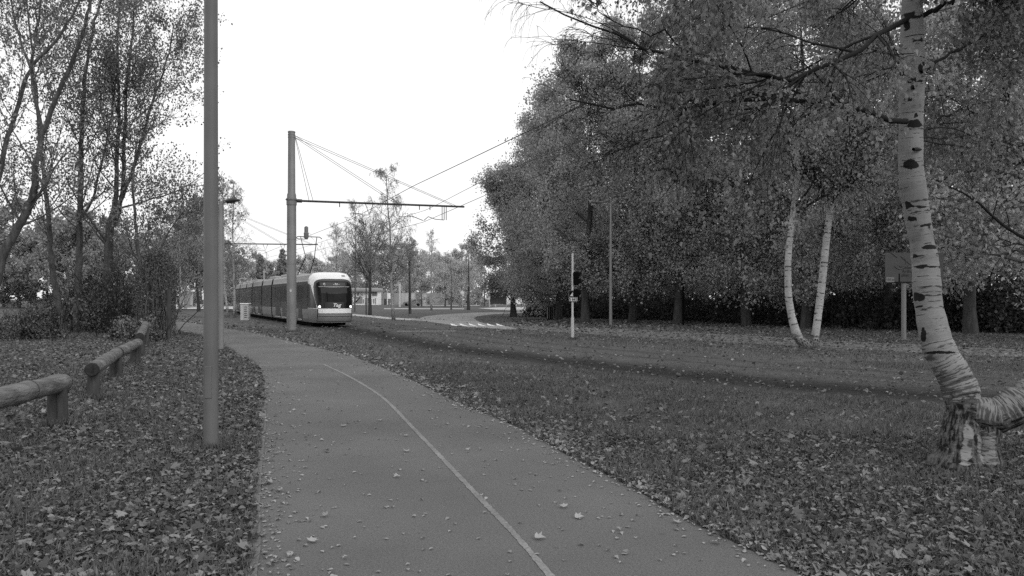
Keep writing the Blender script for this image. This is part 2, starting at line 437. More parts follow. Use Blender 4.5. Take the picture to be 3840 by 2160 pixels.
def leaves_on(Ps, per, size, kind='quad', jit=0.08, droop=0.6, t0=0.15, clump=0.35, smul=0.25):
    Mn, m_, _ = Ps.shape; K = Mn * per
    idx = np.repeat(np.arange(Mn), per); t = rng.uniform(t0, 1, K); s = t * (m_ - 1); i = np.minimum(s.astype(int), m_ - 2); fr = (s - i)[:, None]
    p = Ps[idx, i] * (1 - fr) + Ps[idx, i + 1] * fr + rng.normal(size=(K, 3)) * jit
    ax = unit(rng.normal(size=(K, 3)) + np.array([0, 0, -2.2 * droop])); nm = unit(rng.normal(size=(K, 3)))
    sz = size * rng.uniform(1 - smul * 1.6, 1 + smul, K)
    cl = rng.uniform(0, 1, Mn)[idx]
    sh = np.clip(clump * cl + (1 - clump) * rng.beta(1.6, 2.4, K), 0, 1)
    fld = np.sin(p[:, 0] * 1.9 + 2 * np.sin(p[:, 2] * .8)) * np.sin(p[:, 2] * 2.3 + p[:, 1] * 1.1) + .6 * np.sin(p[:, 0] * 5.1 + p[:, 2] * 4.3)
    return p, ax, nm, sz, np.clip(sh + .09 * fld, 0, 1), kind

def poly_tube(pts, radii, n=4):
    P_ = catmull(pts, n); R_ = np.interp(np.linspace(0, len(pts) - 1, len(P_)), np.arange(len(pts)), radii)
    return P_[None], R_[None]
# ================================================================ ground, path, road, track
def z_(A, z): return np.column_stack([A, np.full(len(A), z)])
def resample(A, n):
    A = np.asarray(A); s = np.concatenate([[0], np.cumsum(np.linalg.norm(np.diff(A, axis=0), axis=1))])
    t = np.linspace(0, s[-1], n); return np.column_stack([np.interp(t, s, A[:, i]) for i in range(A.shape[1])])
def sheet(name, A, B, z, m, kind='structure'):
    mb = MB(); mb.quadstrip(z_(B, z), z_(A, z)); o = mb.build(name, m); tag(o, kind=kind); return o
def dist_poly(Q, A):
    """distance of points Q (n,2) to polyline A"""
    d = np.full(len(Q), 1e9)
    for i in range(len(A) - 1):
        a, b = A[i], A[i + 1]; ab = b - a
        t = np.clip(((Q - a) @ ab) / (ab @ ab + 1e-9), 0, 1)
        d = np.minimum(d, np.linalg.norm(Q - a - t[:, None] * ab, axis=1))
    return d
def inside(Q, A):
    c = np.zeros(len(Q), bool); n = len(A)
    for i in range(n):
        x1, y1 = A[i]; x2, y2 = A[(i + 1) % n]
        k = ((y1 > Q[:, 1]) != (y2 > Q[:, 1])) & (Q[:, 0] < (x2 - x1) * (Q[:, 1] - y1) / (y2 - y1 + 1e-12) + x1)
        c ^= k
    return c

mb = MB(); S_ = 900
mb.quadstrip([(-S_, -60, 0), (S_, -60, 0)], [(-S_, 900, 0), (S_, 900, 0)])
tag(mb.build('ground', M['ground']), kind='structure')

pathR = catmull([(6, -6), (4, -1), (2.3, 3)] + [G(*q) for q in ((3010, 2160), (2860, 2092), (2551, 1942), (2376, 1837), (2136, 1716), (1930, 1600), (1718, 1513), (1485, 1401), (1299, 1332), (1159, 1299), (1066, 1276), (926, 1245), (837, 1231), (768, 1220), (640, 1201))] + [(-39, 78), (-58, 104)], 6)
pathL = catmull([(2, -6), (0.2, -1), (-1.2, 3)] + [G(*q) for q in ((945, 2160), (958, 1900), (968, 1758), (985, 1612), (990, 1500), (985, 1411), (950, 1360), (892, 1327), (830, 1290), (768, 1262), (642, 1238))] + [(-30, 58), (-48, 84)], 6)
pL, pR = resample(pathL, 160), resample(pathR, 160)
# pair every left point with its opposite on the right edge
def pair(Lp, Rp):
    out = []; j = 0
    for p in Lp:
        d = np.linalg.norm(Rp - p, axis=1); k = int(np.argmin(d)); j = max(j, k); out.append(Rp[j])
    return np.array(out)
pathpoly = np.concatenate([pL, pR[::-1]])
tag((lambda m_: (m_.poly(z_(pathpoly, 0.012)), m_.build('footpath', M['asphalt']))[1])(MB()), kind='structure')
line = catmull([G(*q) for q in ((2110, 2230), (2057, 2160), (1920, 2000), (1789, 1863), (1550, 1610), (1431, 1491), (1312, 1416), (1215, 1369))], 8)
tn = unit(np.gradient(line, axis=0)); nr = np.column_stack([-tn[:, 1], tn[:, 0]]); wd = np.linspace(0.024, 0.032, len(line))[:, None]
line = resample(line, 420); tn = unit(np.gradient(line, axis=0)); nr = np.column_stack([-tn[:, 1], tn[:, 0]]); wd = np.linspace(.024, .032, 420)[:, None]; jw = 1 + rng.normal(size=(len(line), 1)) * 0.12
sheet('path_line', line + nr * wd * jw, line - nr * wd * jw, 0.016, M['line'])
# stone edging, half buried, along both sides
def ribbon(name, A, w, z0, z1, m):
    A = np.asarray(A); t = unit(np.gradient(A, axis=0)); n_ = np.column_stack([-t[:, 1], t[:, 0]])
    a, b = A + n_ * w / 2, A - n_ * w / 2
    mb = MB(); rows = [z_(a, z0), z_(a, z1), z_(b, z1), z_(b, z0)]
    mb.grid([list(map(tuple, r)) for r in rows]); o = mb.build(name, m); tag(o, kind='structure'); return o
ribbon('path_edging', pL[8:120], 0.07, 0.0, 0.022, M['edging'])

# the tram's grassed track, two lines
TC = catmull([(-70, 165), (-52, 132), (-38, 104), (-27.9, 83), (-19, 63.2), (-10.0, 44.5), (-7.2, 38.3), (-4.4, 31.4), (-1.9, 25.8), (0.5, 21.9), (2.2, 19.3), (3.7, 17.0), (5.4, 14.9), (8.0, 12.6), (11.5, 10.4), (17, 8), (26, 5.5)], 8)
TN = unit(np.gradient(TC, axis=0)); TNR = np.column_stack([-TN[:, 1], TN[:, 0]])      # to the far side of the track
T2 = TC + TNR * 3.3
lat = np.linspace(-1.6, 4.9, 46); prof_ = .5 - .37 * np.exp(-((lat + .1) / 1.2) ** 2) - .07 * np.exp(-((lat - 2.6) / .3) ** 2) - .07 * np.exp(-((lat - 4.0) / .3) ** 2) + .06 * np.exp(-((lat - 1.9) / .7) ** 2) + .03 * np.exp(-((lat - 3.3) / .4) ** 2)
VV = np.concatenate([z_(TC + TNR * (l_ + .10 * np.sin(np.arange(len(TC)) * .9 + l_ * 3))[:, None], .004) for l_ in lat]); n_ = len(TC)
ff = np.array([[i * n_ + j, i * n_ + j + 1, (i + 1) * n_ + j + 1, (i + 1) * n_ + j] for i in range(len(lat) - 1) for j in range(n_ - 1)])
tag(obj('track_bed', mesh_np('track_bed', VV, [ff[:, ::-1]], attrs={'shade': np.repeat(prof_, n_)}), M['track']), kind='structure')
for k, off in enumerate((-0.72, 0.72, 2.58, 4.02)):
    c_ = TC + TNR * off
    r = MB(); r.quadstrip(z_(c_ + TNR * 0.02, 0.007), z_(c_ - TNR * 0.02, 0.007)); tag(r.build('rail', M['railm']), kind='structure')

# road with its branch, the lane to the right, pale far paving
roadN = [G(*q) for q in ((1540, 1198), (1564, 1197), (1592, 1187), (1640, 1181), (1685, 1178), (1778, 1173), (1871, 1171), (1933, 1169), (2000, 1163.5), (2070, 1158))]
roadS = [G(*q) for q in ((1540, 1201), (1600, 1206), (1650, 1213), (1688, 1218), (1740, 1225), (1784, 1229), (1825, 1231), (1886, 1236), (1950, 1236))]
island = [G(*q) for q in ((1900, 1224), (1830, 1217), (1795, 1207), (1778, 1195), (1782, 1190), (1800, 1185), (1850, 1179), (1950, 1175), (2002, 1170.5), (2070, 1166))]
roadpoly = np.array(roadS + island + roadN[::-1])
mb = MB(); mb.poly(z_(roadpoly, 0.012)); tag(mb.build('road', M['road']), kind='structure')
laneS = catmull([G(*q) for q in ((1886, 1236.5), (1960, 1237.5), (2140, 1250), (2295, 1261), (2500, 1272), (2750, 1287), (3070, 1305), (3840, 1343))] + [(19.5, 19.3), (26, 16)], 5)
laneN = catmull([G(*q) for q in ((1880, 1222), (1980, 1225), (2088, 1231), (2295, 1236), (2500, 1248), (2750, 1261), (3070, 1281), (3464, 1300), (3840, 1318))] + [(21, 21.6), (28, 18.3)], 5)
laneS, laneN = resample(laneS, 60), resample(laneN, 60)
sheet('lane', laneN, laneS, 0.008, M['lane'])
ribbon('lane_kerb', laneS[2:], 0.12, 0.0, 0.05, M['kerb'])
ribbon('lane_kerb', laneN[2:], 0.12, 0.0, 0.05, M['kerb'])
fw = [G(*q) for q in ((1200, 1171), (1306, 1179), (1387, 1186), (1464, 1194), (1564, 1199))]
sheet('footway', np.array(fw) + [0, 2.0], np.array(fw) - [0, 2.2], 0.010, M['pale'])
far = MB(); far.poly(z_(np.array([G(*q) for q in ((1793, 1156), (1870, 1162), (1946, 1165), (2060, 1163), (2060, 1151), (1998, 1151), (1870, 1153))]), 0.006)); tag(far.build('far_road', M['pale']), kind='structure')
for a, b, y0, y1 in ((1440, 1740, 1156.5, 1159), (1560, 1800, 1145.5, 1147.0)):
    A = np.array([G(x, y0) for x in (a, b)]); B = np.array([G(x, y1) for x in (a, b)])
    sheet('far_footway', A, B, 0.006, M['pale'])
A = np.array([G(x, 1151) for x in (560, 900)]); B = np.array([G(x, 1163) for x in (560, 900)])
sheet('stop_platform', A, B, 0.14, M['pale'])
mb = MB()
for i in range(6):
    x = 1250 + (1412 + 110 * i) / 3.22; y = lambda q: 950 + q / 3.22
    mb.poly([(*G(x, y(847)), 0.017), (*G(x + 4, y(871)), 0.017), (*G(x + 34, y(884)), 0.017)][::-1])
tag(mb.build('yield_markings', M['white']), kind='structure')
mb = MB(); a = G(1553, 1246); b = G(1640, 1240)
mb.box((*(0.5 * (G(1565, 1244.5) + G(1635, 1242.5))), 0.02), (2.9, 0.30, 0.03), 0.1)
tag(mb.build('track_drain', M['kerb']), 'low concrete drain channel lying across the grassed track', 'drain')

# ================================================================ tram
TS = np.concatenate([[0], np.cumsum(np.linalg.norm(np.diff(TC, axis=0), axis=1))])
sf = np.interp(44.3, TC[::-1, 1], TS[::-1])                     # arc position of the nose
def tpos(s):                                                     # s metres behind the nose
    q = sf - s; return np.array([np.interp(q, TS, TC[:, 0]), np.interp(q, TS, TC[:, 1])])
class Fr:
    def __init__(s, a, b):                                       # front point, rear point
        s.o = a; s.d = unit(a - b); s.r = np.array([-s.d[1], s.d[0]])   # r = tram's left (far) side ; x<0 is the side we see
    def w(s, x, y, z): return (s.o[0] + s.r[0] * x + s.d[0] * y, s.o[1] + s.r[1] * x + s.d[1] * y, z)
tram = empty('tram', (*tpos(20), 0.0), 'long articulated tram with white front and lit headlights coming along the grassed track', 'tram')
W2 = 1.2
bounds = [0, 8.2, 14.9, 20.0, 26.6, 32.0, 38.5, 44.0]
def extr(mb, fr, prof, y0, y1):
    n = len(prof); V = [fr.w(x, y0, z) for x, z in prof] + [fr.w(x, y1, z) for x, z in prof]
    mb.add(V, [(i, (i + 1) % n, n + (i + 1) % n, n + i) for i in range(n)] + [tuple(range(n - 1, -1, -1)), tuple(range(n, 2 * n))])
def mirror(p): return p + [(-x, z) for x, z in p[::-1]]
body_prof = mirror([(1.10, .26), (1.17, .45), (1.2, .8), (1.2, 2.55), (1.16, 2.64)])
roof_prof = mirror([(1.15, 2.64), (1.13, 2.72), (1.10, 2.98), (1.02, 3.08), (0.6, 3.12)])
for i in range(7):
    a, b = tpos(bounds[i]), tpos(bounds[i + 1]); fr = Fr(a, b); Ln = float(np.linalg.norm(a - b))
    y1 = -1.9 if i == 0 else -0.22; y0 = -Ln + (0.22 if i < 6 else 1.2)
    mod = MB(); extr(mod, fr, body_prof, y0, y1); mo = mod.build('body_module', M['tramg'], tram)
    rf = MB(); extr(rf, fr, roof_prof, y0, y1); rf.build('roof_fairing', M['tramr'], mo)
    if i == 6:
        e = MB(); extr(e, fr, mirror([(1.0, .3), (1.08, .8), (1.02, 2.3), (.9, 2.85), (.6, 3.0)]), -Ln, y0 - 0.004); e.build('rear_cab', M['tramg'], tram)
    if i < 6:
        g = MB(); extr(g, fr, mirror([(1.15, .34), (1.185, .8), (1.185, 2.6), (1.10, 3.02), (.9, 3.06)]), -Ln - 0.22, y0 - 0.003); g.build('gangway', M['black'], tram)
    for sx in (-1, 1):
        x = sx * 1.206
        def pane(ya, yb, z0, z1, name, m, xx=x, nz_=5):
            q = MB(); q.grid([[fr.w(xx + sx * 0.012 * math.sin(math.pi * r / (nz_ - 1)), y, z0 + (z1 - z0) * r / (nz_ - 1)) for y in (ya, yb)] for r in range(nz_)])
            return q.build(name, m, mo)
        # window band and doors
        drs = {0: [(-4.7, -3.6)], 1: [(-4.9, -3.0), (-2.2, -0.5)], 3: [(-2.2, -0.7), (-5.9, -4.4)], 5: [(-4.9, -3.2), (-2.0, -0.5)], 6: [(-2.6, -1.3)]}.get(i, [])
        cur = y1 - 0.05; segs = []
        for da, db in sorted(drs, reverse=True):
            if db < cur - 0.3: segs.append((db + 0.04, cur))
            cur = da - 0.04
        segs.append((y0 + 0.05, cur))
        for ya, yb in segs:
            nn = max(1, round((yb - ya) / 1.9)); st = (yb - ya) / nn
            for k in range(nn): pane(ya + k * st + 0.012, ya + (k + 1) * st - 0.012, 1.02, 2.46, 'window', M['glass'])
        for da, db in drs:
            dm = (da + db) / 2
            for qa, qb in ((da, dm - 0.015), (dm + 0.015, db)):
                d_ = pane(qa, qb, 0.42, 2.46, 'door', M['glass'], x)
            th = MB(); th.box(fr.w(sx * 1.2, dm, 0.385), (0.06, db - da, 0.05), math.atan2(fr.d[1], fr.d[0]) - math.pi / 2); th.build('door_sill', M['galv'], mo)
        l = MB(); l.grid([[fr.w(sx * 1.203, y, z) for y in (y0, y1)] for z in (2.47, 2.625)]); l.build('drip_strip', M['dark'], mo)
    if i in (1, 2, 4, 5, 6):
        rb = MB(); rb.box(fr.w(0, -Ln / 2, 3.20), (1.5, max(1.2, Ln - 2.2), 0.20), math.atan2(fr.d[1], fr.d[0]) - math.pi / 2, 0.05); rb.build('roof_equipment', M['tramr'], tram)
    uf = MB(); uf.box(fr.w(0, -Ln / 2 - (0.8 if i == 0 else 0), 0.17), (1.9, Ln - (1.8 if i == 0 else .3), 0.20), math.atan2(fr.d[1], fr.d[0]) - math.pi / 2); uf.build('underframe', M['black'], tram)
# nose
fr = Fr(tpos(0), tpos(bounds[1]))
NE = 3.4
def yf(z): return float(np.interp(z, [.26, .5, .8, 1.1, 1.4, 1.9, 2.4, 2.75, 2.95, 3.06, 3.14], [-.12, -.03, 0, -.01, -.06, -.20, -.42, -.66, -.86, -1.05, -1.35]))
def hw(z): return float(np.interp(z, [.26, .5, .8, 2.5, 2.8, 2.98, 3.08, 3.14], [1.10, 1.17, 1.2, 1.2, 1.15, 1.06, .92, .62]))
Y0 = -1.9
def nose(th, z, off=0.0):
    h_, f_ = hw(z), yf(z); s_, c_ = math.sin(th), math.cos(th)
    x = h_ * math.copysign(abs(s_) ** (2 / NE), s_); y = Y0 + (f_ - Y0) * abs(c_) ** (2 / NE)
    nx, ny = math.copysign(abs(s_) ** (2 - 2 / NE), s_) / h_, abs(c_) ** (2 - 2 / NE) / (f_ - Y0)
    n_ = math.hypot(nx, ny) + 1e-9
    return fr.w(x + off * nx / n_, y + off * ny / n_, z)
def th_x(x, z): return math.copysign(math.asin(min(1, (abs(x) / hw(z)) ** (NE / 2))), x)
def th_y(y, z): return math.acos(min(1, max(0, (y - Y0) / (yf(z) - Y0)) ** (NE / 2)))
def patch(name, m, zs, tl, tr, off, parent, n=22, smooth=True):
    mb = MB(); mb.grid([[nose(tl(z) + (tr(z) - tl(z)) * k / (n - 1), z, off) for k in range(n)] for z in zs]); return mb.build(name, m, parent, smooth)
H_ = math.pi / 2
low = patch('lower_nose', M['tramg'], np.linspace(.26, 1.06, 9), lambda z: -H_, lambda z: H_, 0, tram, 60)
hood = patch('hood', M['tramw'], list(np.linspace(1.06, 3.0, 26)) + [3.04, 3.08, 3.11, 3.14], lambda z: -H_, lambda z: H_, 0, tram, 60)
cap = MB(); zt = 3.14; ring = [nose(-H_ + math.pi * k / 40, zt) for k in range(41)]; cap.poly(ring); cap.build('hood_top', M['tramw'], hood)
hwW = lambda z: float(np.interp(z, [1.06, 1.3, 1.8, 2.3, 2.55, 2.66, 2.72, 2.75], [.93, 1.02, 1.09, 1.09, 1.05, .95, .78, .55]))
wz = list(np.linspace(1.07, 2.5, 16)) + [2.56, 2.62, 2.67, 2.71, 2.735, 2.75]
patch('windscreen_surround', M['tramd'], wz, lambda z: th_x(-hwW(z), z), lambda z: th_x(hwW(z), z), .006, hood, 30)
hwG = lambda z: float(np.interp(z, [1.08, 1.3, 1.8, 2.3, 2.5, 2.58, 2.62], [.90, .97, 1.02, 1.01, .95, .84, .66]))
gz = list(np.linspace(1.085, 2.5, 16)) + [2.54, 2.58, 2.60, 2.62]
ws = patch('windscreen', M['glassb'], gz, lambda z: th_x(-hwG(z), z), lambda z: th_x(hwG(z), z), .012, tram, 30)
patch('sun_blind', M['blindt'], np.linspace(1.93, 2.24, 4), lambda z: th_x(-.76, z), lambda z: th_x(.70, z), .017, ws, 16)
patch('cab_interior', M['cabin'], np.linspace(1.42, 1.92, 4), lambda z: th_x(-.60, z), lambda z: th_x(.62, z), .017, ws, 16)
patch('visor_strip', M['tramr'], [2.285, 2.315], lambda z: th_x(-.86, z), lambda z: th_x(.86, z), .019, ws, 16)
dsp = patch('destination_display', M['disp'], [2.35, 2.45, 2.54], lambda z: th_x(-.78, z), lambda z: th_x(.62, z), .017, ws, 16)
# cab side panels: dark glass behind the slanting white hood
for sx, nm in ((-1, 'cab_side_window'), (1, 'cab_side_window')):
    ye = lambda z: float(np.interp(z, [1.08, 1.6, 2.1, 2.42, 2.5], [-.36, -.62, -.98, -1.25, -1.85]))
    patch(nm, M['glass'], list(np.linspace(1.09, 2.42, 12)) + [2.47, 2.5], lambda z: sx * H_, lambda z: sx * th_y(ye(z), z), .006, tram, 8)
patch('bumper', M['tramw'], np.linspace(.80, 1.055, 4), lambda z: th_x(-.93, z), lambda z: th_x(.93, z), .012, tram, 20)
patch('skirt_line', M['tramr'], [.655, .675], lambda z: th_x(-.93, z), lambda z: th_x(.93, z), .008, tram, 20)
patch('skirt_panel', M['tramd'], [.30, .64], lambda z: th_x(-.93, z), lambda z: th_x(.93, z), .007, tram, 20)
for x in (-.96, .96): patch('skirt_joint', M['black'], [.3, .55, .8, 1.05], lambda z: th_x(x - .012, z), lambda z: th_x(x + .012, z), .007, tram, 2)
for x in (-.86, .86):
    p = np.array(nose(th_x(x, 1.17), 1.17, .02)); hl = MB(); hl.tube([p, p + 0.035 * np.array([fr.d[0], fr.d[1], 0])], [0.062, 0.05], 16); hl.build('headlight', M['headl'], tram)
def nose_text(body, size, x0, z0, m, name, parent, off=.024, bold=0.0, shear=0.0, sx=1.0):
    V, Fs = text_mesh(body, size, 0, bold, shear); mb = MB()
    # seen from the front the reader's right is the tram's left (+x)
    mb.add([nose(th_x(x0 + v[0] * sx, z0 + v[1]), z0 + v[1], off) for v in V], Fs); mb.build(name, m, parent)
nose_text('Tag', .27, 0.03, 1.25, M['text'], 'logo', tram, bold=.008, shear=.3, sx=1.15)
nose_text('C', .15, -.56, 2.44, M['text'], 'line_letter', dsp, bold=.006)
nose_text('- Pri -', .15, .12, 2.44, M['text'], 'destination_text', dsp, bold=.004)
nose_text('6025', .11, .62, 2.93, M['dark'], 'fleet_number', hood, off=.010, bold=.004)
wp = MB(); wp.tube([nose(th_x(-.45, 1.45), 1.45, .035), nose(th_x(-.47, 2.0), 2.0, .035)], .012, 6); wp.build('wiper', M['black'], ws)
# pantograph, folded up to the wire
fr3 = Fr(tpos(5.0), tpos(12)); pg = MB()
for x in (-.4, .4):
    pg.tube([fr3.w(x, -4.4, 3.15), fr3.w(x * .7, -2.2, 4.3)], .035, 6); pg.tube([fr3.w(x * .7, -2.2, 4.3), fr3.w(x * 1.3, -2.6, 5.6)], .026, 6)
pg.tube([fr3.w(-.85, -2.6, 5.52), fr3.w(-.7, -2.6, 5.64), fr3.w(.7, -2.6, 5.64), fr3.w(.85, -2.6, 5.52)], .03, 6); pg.build('pantograph', M['dark'], tram)

# ================================================================ catenary
def mast(name, b, L_arm, label, top=9.9, arm_dir=(0.89, 0.456), detail=True, group='overhead line masts'):
    b = np.array(b); d = unit(np.array(arm_dir)); t = empty(name, (b[0], b[1], 0), label, 'mast', group)
    Q = lambda s, z: np.array([b[0] + d[0] * s, b[1] + d[1] * s, z])
    p = MB(); p.tube([Q(0, -.05), Q(0, 6.75), Q(0, 6.86), Q(0, top - .06), Q(0, top)], [.235, .222, .185, .170, .165], 24); p.build('pole', M['steel2'], t, True)
    for z, h_, r in ((0.1, 0.2, .25), (6.42, .34, .25), (6.52, .05, .29), (3.34, .03, .236), (4.55, .03, .233), (top - .30, .04, .182), (top - .18, .04, .182), (top - .04, .05, .185)):
        c = MB(); c.tube([Q(0, z - h_ / 2), Q(0, z + h_ / 2)], r, 24); c.build('collar', M['steel2'], t, True)
    za, zb = 6.48, 6.66
    a = MB(); a.tube([Q(.24, za), Q(L_arm, zb)], .055, 10); a.tube([Q(.2, za), Q(.5, za)], .09, 10); a.build('bracket_arm', M['dark'], t)
    zz = lambda s: za + (zb - za) * s / L_arm
    for s_, dl in ((0.95, .05), (5.45, .05), (L_arm - .6, .05)):
        for e in (-dl, dl):
            c = MB(); c.tube([Q(.17, top - .25 + e), Q(s_ + e * 2, zz(s_) + .05)], .012, 5); c.build('stay_cable', M['wire'], t)
    for s_, sg, e_ in ((3.95, -1, 3.05), (5.5, 1, 6.9)):
        h = MB(); h.tube([Q(s_ - .22, zz(s_)), Q(s_, 5.98), Q(s_ + .22, zz(s_))], .022, 6); h.build('hanger', M['dark'], t)
        h = MB(); h.tube([Q(s_ + sg * .05, 5.95), Q(s_ + sg * .35, 5.93), Q(s_ + sg * .45, 5.99), Q(s_ + sg * .8, 6.0), Q(e_, 5.80)], .02, 6); h.build('steady_arm', M['dark'], t)
    if detail:
        for s_ in (8.0, 8.12, 8.24):
            h = MB(); h.tube([Q(s_, zz(s_)), Q(s_, 5.88)], .022, 6); h.build('hanger', M['dark'], t)
        h = MB(); h.tube([Q(8.1, 5.88), Q(7.6, 5.90), Q(7.2, 6.02), Q(6.95, 5.80)], .02, 6); h.build('steady_arm', M['dark'], t)
        for s_ in (2.4, 6.7, 7.3):
            h = MB(); h.tube([Q(s_, zz(s_)), Q(s_, zz(s_) - .25)], .025, 6); h.build('insulator', M['dark'], t)
    return t, Q
m1, Q1 = mast('overhead_line_mast', (-10.9, 38.9), 9.3, 'thick round grey mast standing beside the tram, its arm over both tracks')
sl = MB(); sl.tube([Q1(.2, 4.62), Q1(.62, 4.58), Q1(.72, 4.62)], .02, 6); sl.build('lamp_bracket', M['galv'], m1)
sl = MB(); sl.tube([Q1(.72, 4.58), Q1(.72, 4.66), Q1(.72, 4.90), Q1(.72, 4.93), Q1(.72, 5.18), Q1(.72, 5.24)], [.07, .11, .13, .10, .10, .04], 12); sl.build('loudspeaker', M['galv2'], m1, True)
nb = MB(); nb.box((-10.9 + .02, 38.9 - .235, 2.02), (.10, .02, .12)); nb.build('number_plate', M['signw'], m1)
m2, Q2 = mast('overhead_line_mast', (-25.9, 69.6), 8.7, 'mast half hidden behind the thin street lamps, its arm over the rear of the tram', detail=False)
m3, Q3 = mast('overhead_line_mast', (-46.5, 112), 8.7, 'distant slim mast beyond the tram roof', detail=False)
# contact wires follow the tracks, sagging slightly between masts
for T_, lab in ((TC, 'thin contact wire above the near track, rising to the right'), (T2, 'thin contact wire above the far track, passing under the arm tip')):
    w0 = T_[4:26] if T_ is TC else T_[4:26]
    tail = [(-8.2, 40.3), (.12, 19.8), (3.7, 11.2), (9, 3)] if T_ is TC else [(-4.76, 42.05), (-1.2, 32), (2.6, 21.8), (7, 13), (14, 5)]
    q = np.concatenate([w0[w0[:, 1] > 43], resample(np.array(tail), 24)]); s = np.concatenate([[0], np.cumsum(np.linalg.norm(np.diff(q, axis=0), axis=1))])
    z = 5.80 - .10 * np.abs(np.sin(s / 33 * math.pi))
    for zz_, nm in ((0, 'contact_wire'),):
        w = MB(); w.tube(np.column_stack([q, z + zz_]), .012, 5); tag(w.build(nm, M['wire']), lab, 'wire')
w = MB(); A_ = q + [.12, .1]; w.tube(np.column_stack([A_, 6.42 + .06 * np.sin(np.arange(len(A_)) * .5)]), .011, 5); tag(w.build('feeder_wire', M['wire']), 'thin feeder wire running just above the arms over the far track', 'wire')
w = MB(); w.tube([Q1(.2, 4.5), np.array([T2[24][0], T2[24][1], 5.9]), np.array([T2[10][0], T2[10][1], 6.2])], .011, 5)
tag(w.build('pull_off_wire', M['wire']), 'slack pull-off wire slanting from the thick mast over the tram', 'wire')

# ================================================================ lamps, signals, signs, bin, cabinet
t = empty('street_lamp', (*G(791, 1692), 0), 'tall plain grey lamp column in the left foreground, cut by the top edge', 'street lamp', 'street lamps')
b = G(791, 1692); p = MB(); p.tube([(b[0], b[1], -.05), (b[0], b[1], 0.6), (b[0], b[1], 4.9), (b[0] + .0, b[1], 9.0)], [.078, .0775, .070, .055], 32); p.build('pole', M['steel'], t, True)
p = MB(); p.box((b[0] + .35, b[1], 9.05), (.9, .3, .12), 0, .05); p.build('lamp_head', M['galv2'], t)
p = MB(); p.box((b[0], b[1] - .074, .75), (.07, .02, .34), 0, .004); p.build('access_door', M['steel'], t)
t = empty('street_lamp', (*G(829, 1319), 0), 'shorter grey street lamp with flat lantern standing by the path bend', 'street lamp', 'street lamps')
b = G(829, 1319); p = MB(); p.tube([(b[0], b[1], -.05), (b[0], b[1], 1.2), (b[0], b[1], 4.62)], [.085, .082, .06], 20); p.build('pole', M['steel2'], t, True)
Yl = b[1]; X_ = lambda px: (px - 1920) / F * Yl
p = MB(); p.tube([(X_(832), Yl, 4.55), (X_(838), Yl, 4.66), (X_(858), Yl, 4.66)], .035, 8); p.build('bracket', M['steel2'], t)
rows = []
for px, ry, zt, zb in ((846, .03, 4.69, 4.60), (852, .09, 4.70, 4.56), (868, .12, 4.735, 4.57), (882, .11, 4.74, 4.60), (894, .07, 4.70, 4.63), (899, .02, 4.67, 4.65)):
    c_ = (zt + zb) / 2; h_ = (zt - zb) / 2
    rows.append([(X_(px), Yl + ry * math.cos(a), c_ + h_ * math.sin(a)) for a in np.linspace(0, 2 * math.pi, 13)])
p = MB(); p.grid(rows); p.build('lantern', M['dark'], t, True)
b = G(2290, 1222); t = empty('street_lamp', (*b, 0), 'tall thin grey street lamp with level arm standing before the dark trees', 'street lamp', 'street lamps')
p = MB(); p.tube([(b[0], b[1], 0), (b[0], b[1], 1.5), (b[0], b[1], 7.25)], [.10, .085, .055], 14); p.build('pole', M['galv2'], t, True)
p = MB(); p.tube([(b[0], b[1], 7.22), (b[0] - 1.15, b[1], 7.32)], .025, 8); p.build('bracket', M['steel'], t)
p = MB(); p.box((b[0] - .85, b[1], 7.35), (.70, .24, .05), 0, .02); p.build('lantern', M['steel'], t)
for px, Y, zt in ((900, 118, 4.6), (990, 128, 6.2)):
    x = (px - 1920) / F * Y
    t = empty('street_lamp', (x, Y, 0), 'pale far lamp column seen over the tail of the tram' if px < 950 else 'pale far lamp column seen over the middle of the tram', 'street lamp', 'street lamps')
    p = MB(); p.tube([(x, Y, 0), (x, Y, zt)], .09, 10); p.build('pole', M['pale'], t); p = MB(); p.box((x + .5, Y, zt), (1.1, .3, .1), 0, .03); p.build('lamp_head', M['pale'], t)

# signal post
b = G(2147, 1273); bx_, by_ = b; Q = lambda px, py: ((px - 1920) / F * by_, H + (HY - py) / F * by_)
t = empty('signal_post', (bx_, by_, 0), 'white tram signal post with black lanterns and plate S 662 on the grass', 'signal')
p = MB(); p.tube([(bx_, by_, -.05), (bx_, by_, .86), (bx_, by_, .93), (bx_, by_, 3.44)], [.066, .062, .043, .041], 20); p.build('pole', M['galv'], t, True)
for pyc, hh in ((1032, .14), (1056, .14), (1098, .15)):
    x, z = Q(2160, pyc); ln = MB(); ln.box((x + .0, by_ - .02, z), (.21, .24, hh * 2 - .01), 0, .03); lo = ln.build('signal_lantern', M['black'], t)
    v = MB(); rr = [[(x + .075 + l_, by_ - .02 + .115 * math.cos(a), z + .115 * math.sin(a)) for l_ in (0, .11 + .03 * math.sin(a))] for a in np.linspace(-.5, math.pi + .5, 12)]
    v.grid(rr); v.build('visor', M['black'], lo)
    if pyc < 1040:
        q = MB(); q.tube([(x - .01, by_ - .122, z), (x - .01, by_ - .13, z)], .05, 14); q.build('lens', M['tramd'], lo)
x, z = Q(2157, 1099); q = MB(); q.box((x, by_ - .13, z), (.045, .015, .17), 0, .004); q.build('lit_bar', M['white'], t)
x, z = Q(2141, 1102); q = MB(); q.box((x, by_ - .07, z), (.20, .03, .28)); so = q.build('side_sign', M['blind'], t)
q = MB(); q.box((x, by_ - .088, z), (.155, .006, .235)); q.build('sign_face', M['black'], so)
q = MB(); q.poly([(x - .05, by_ - .093, z - .09), (x + .07, by_ - .093, z - .09), (x + .07, by_ - .093, z + .07)]); q.build('triangle', M['signw'], so)
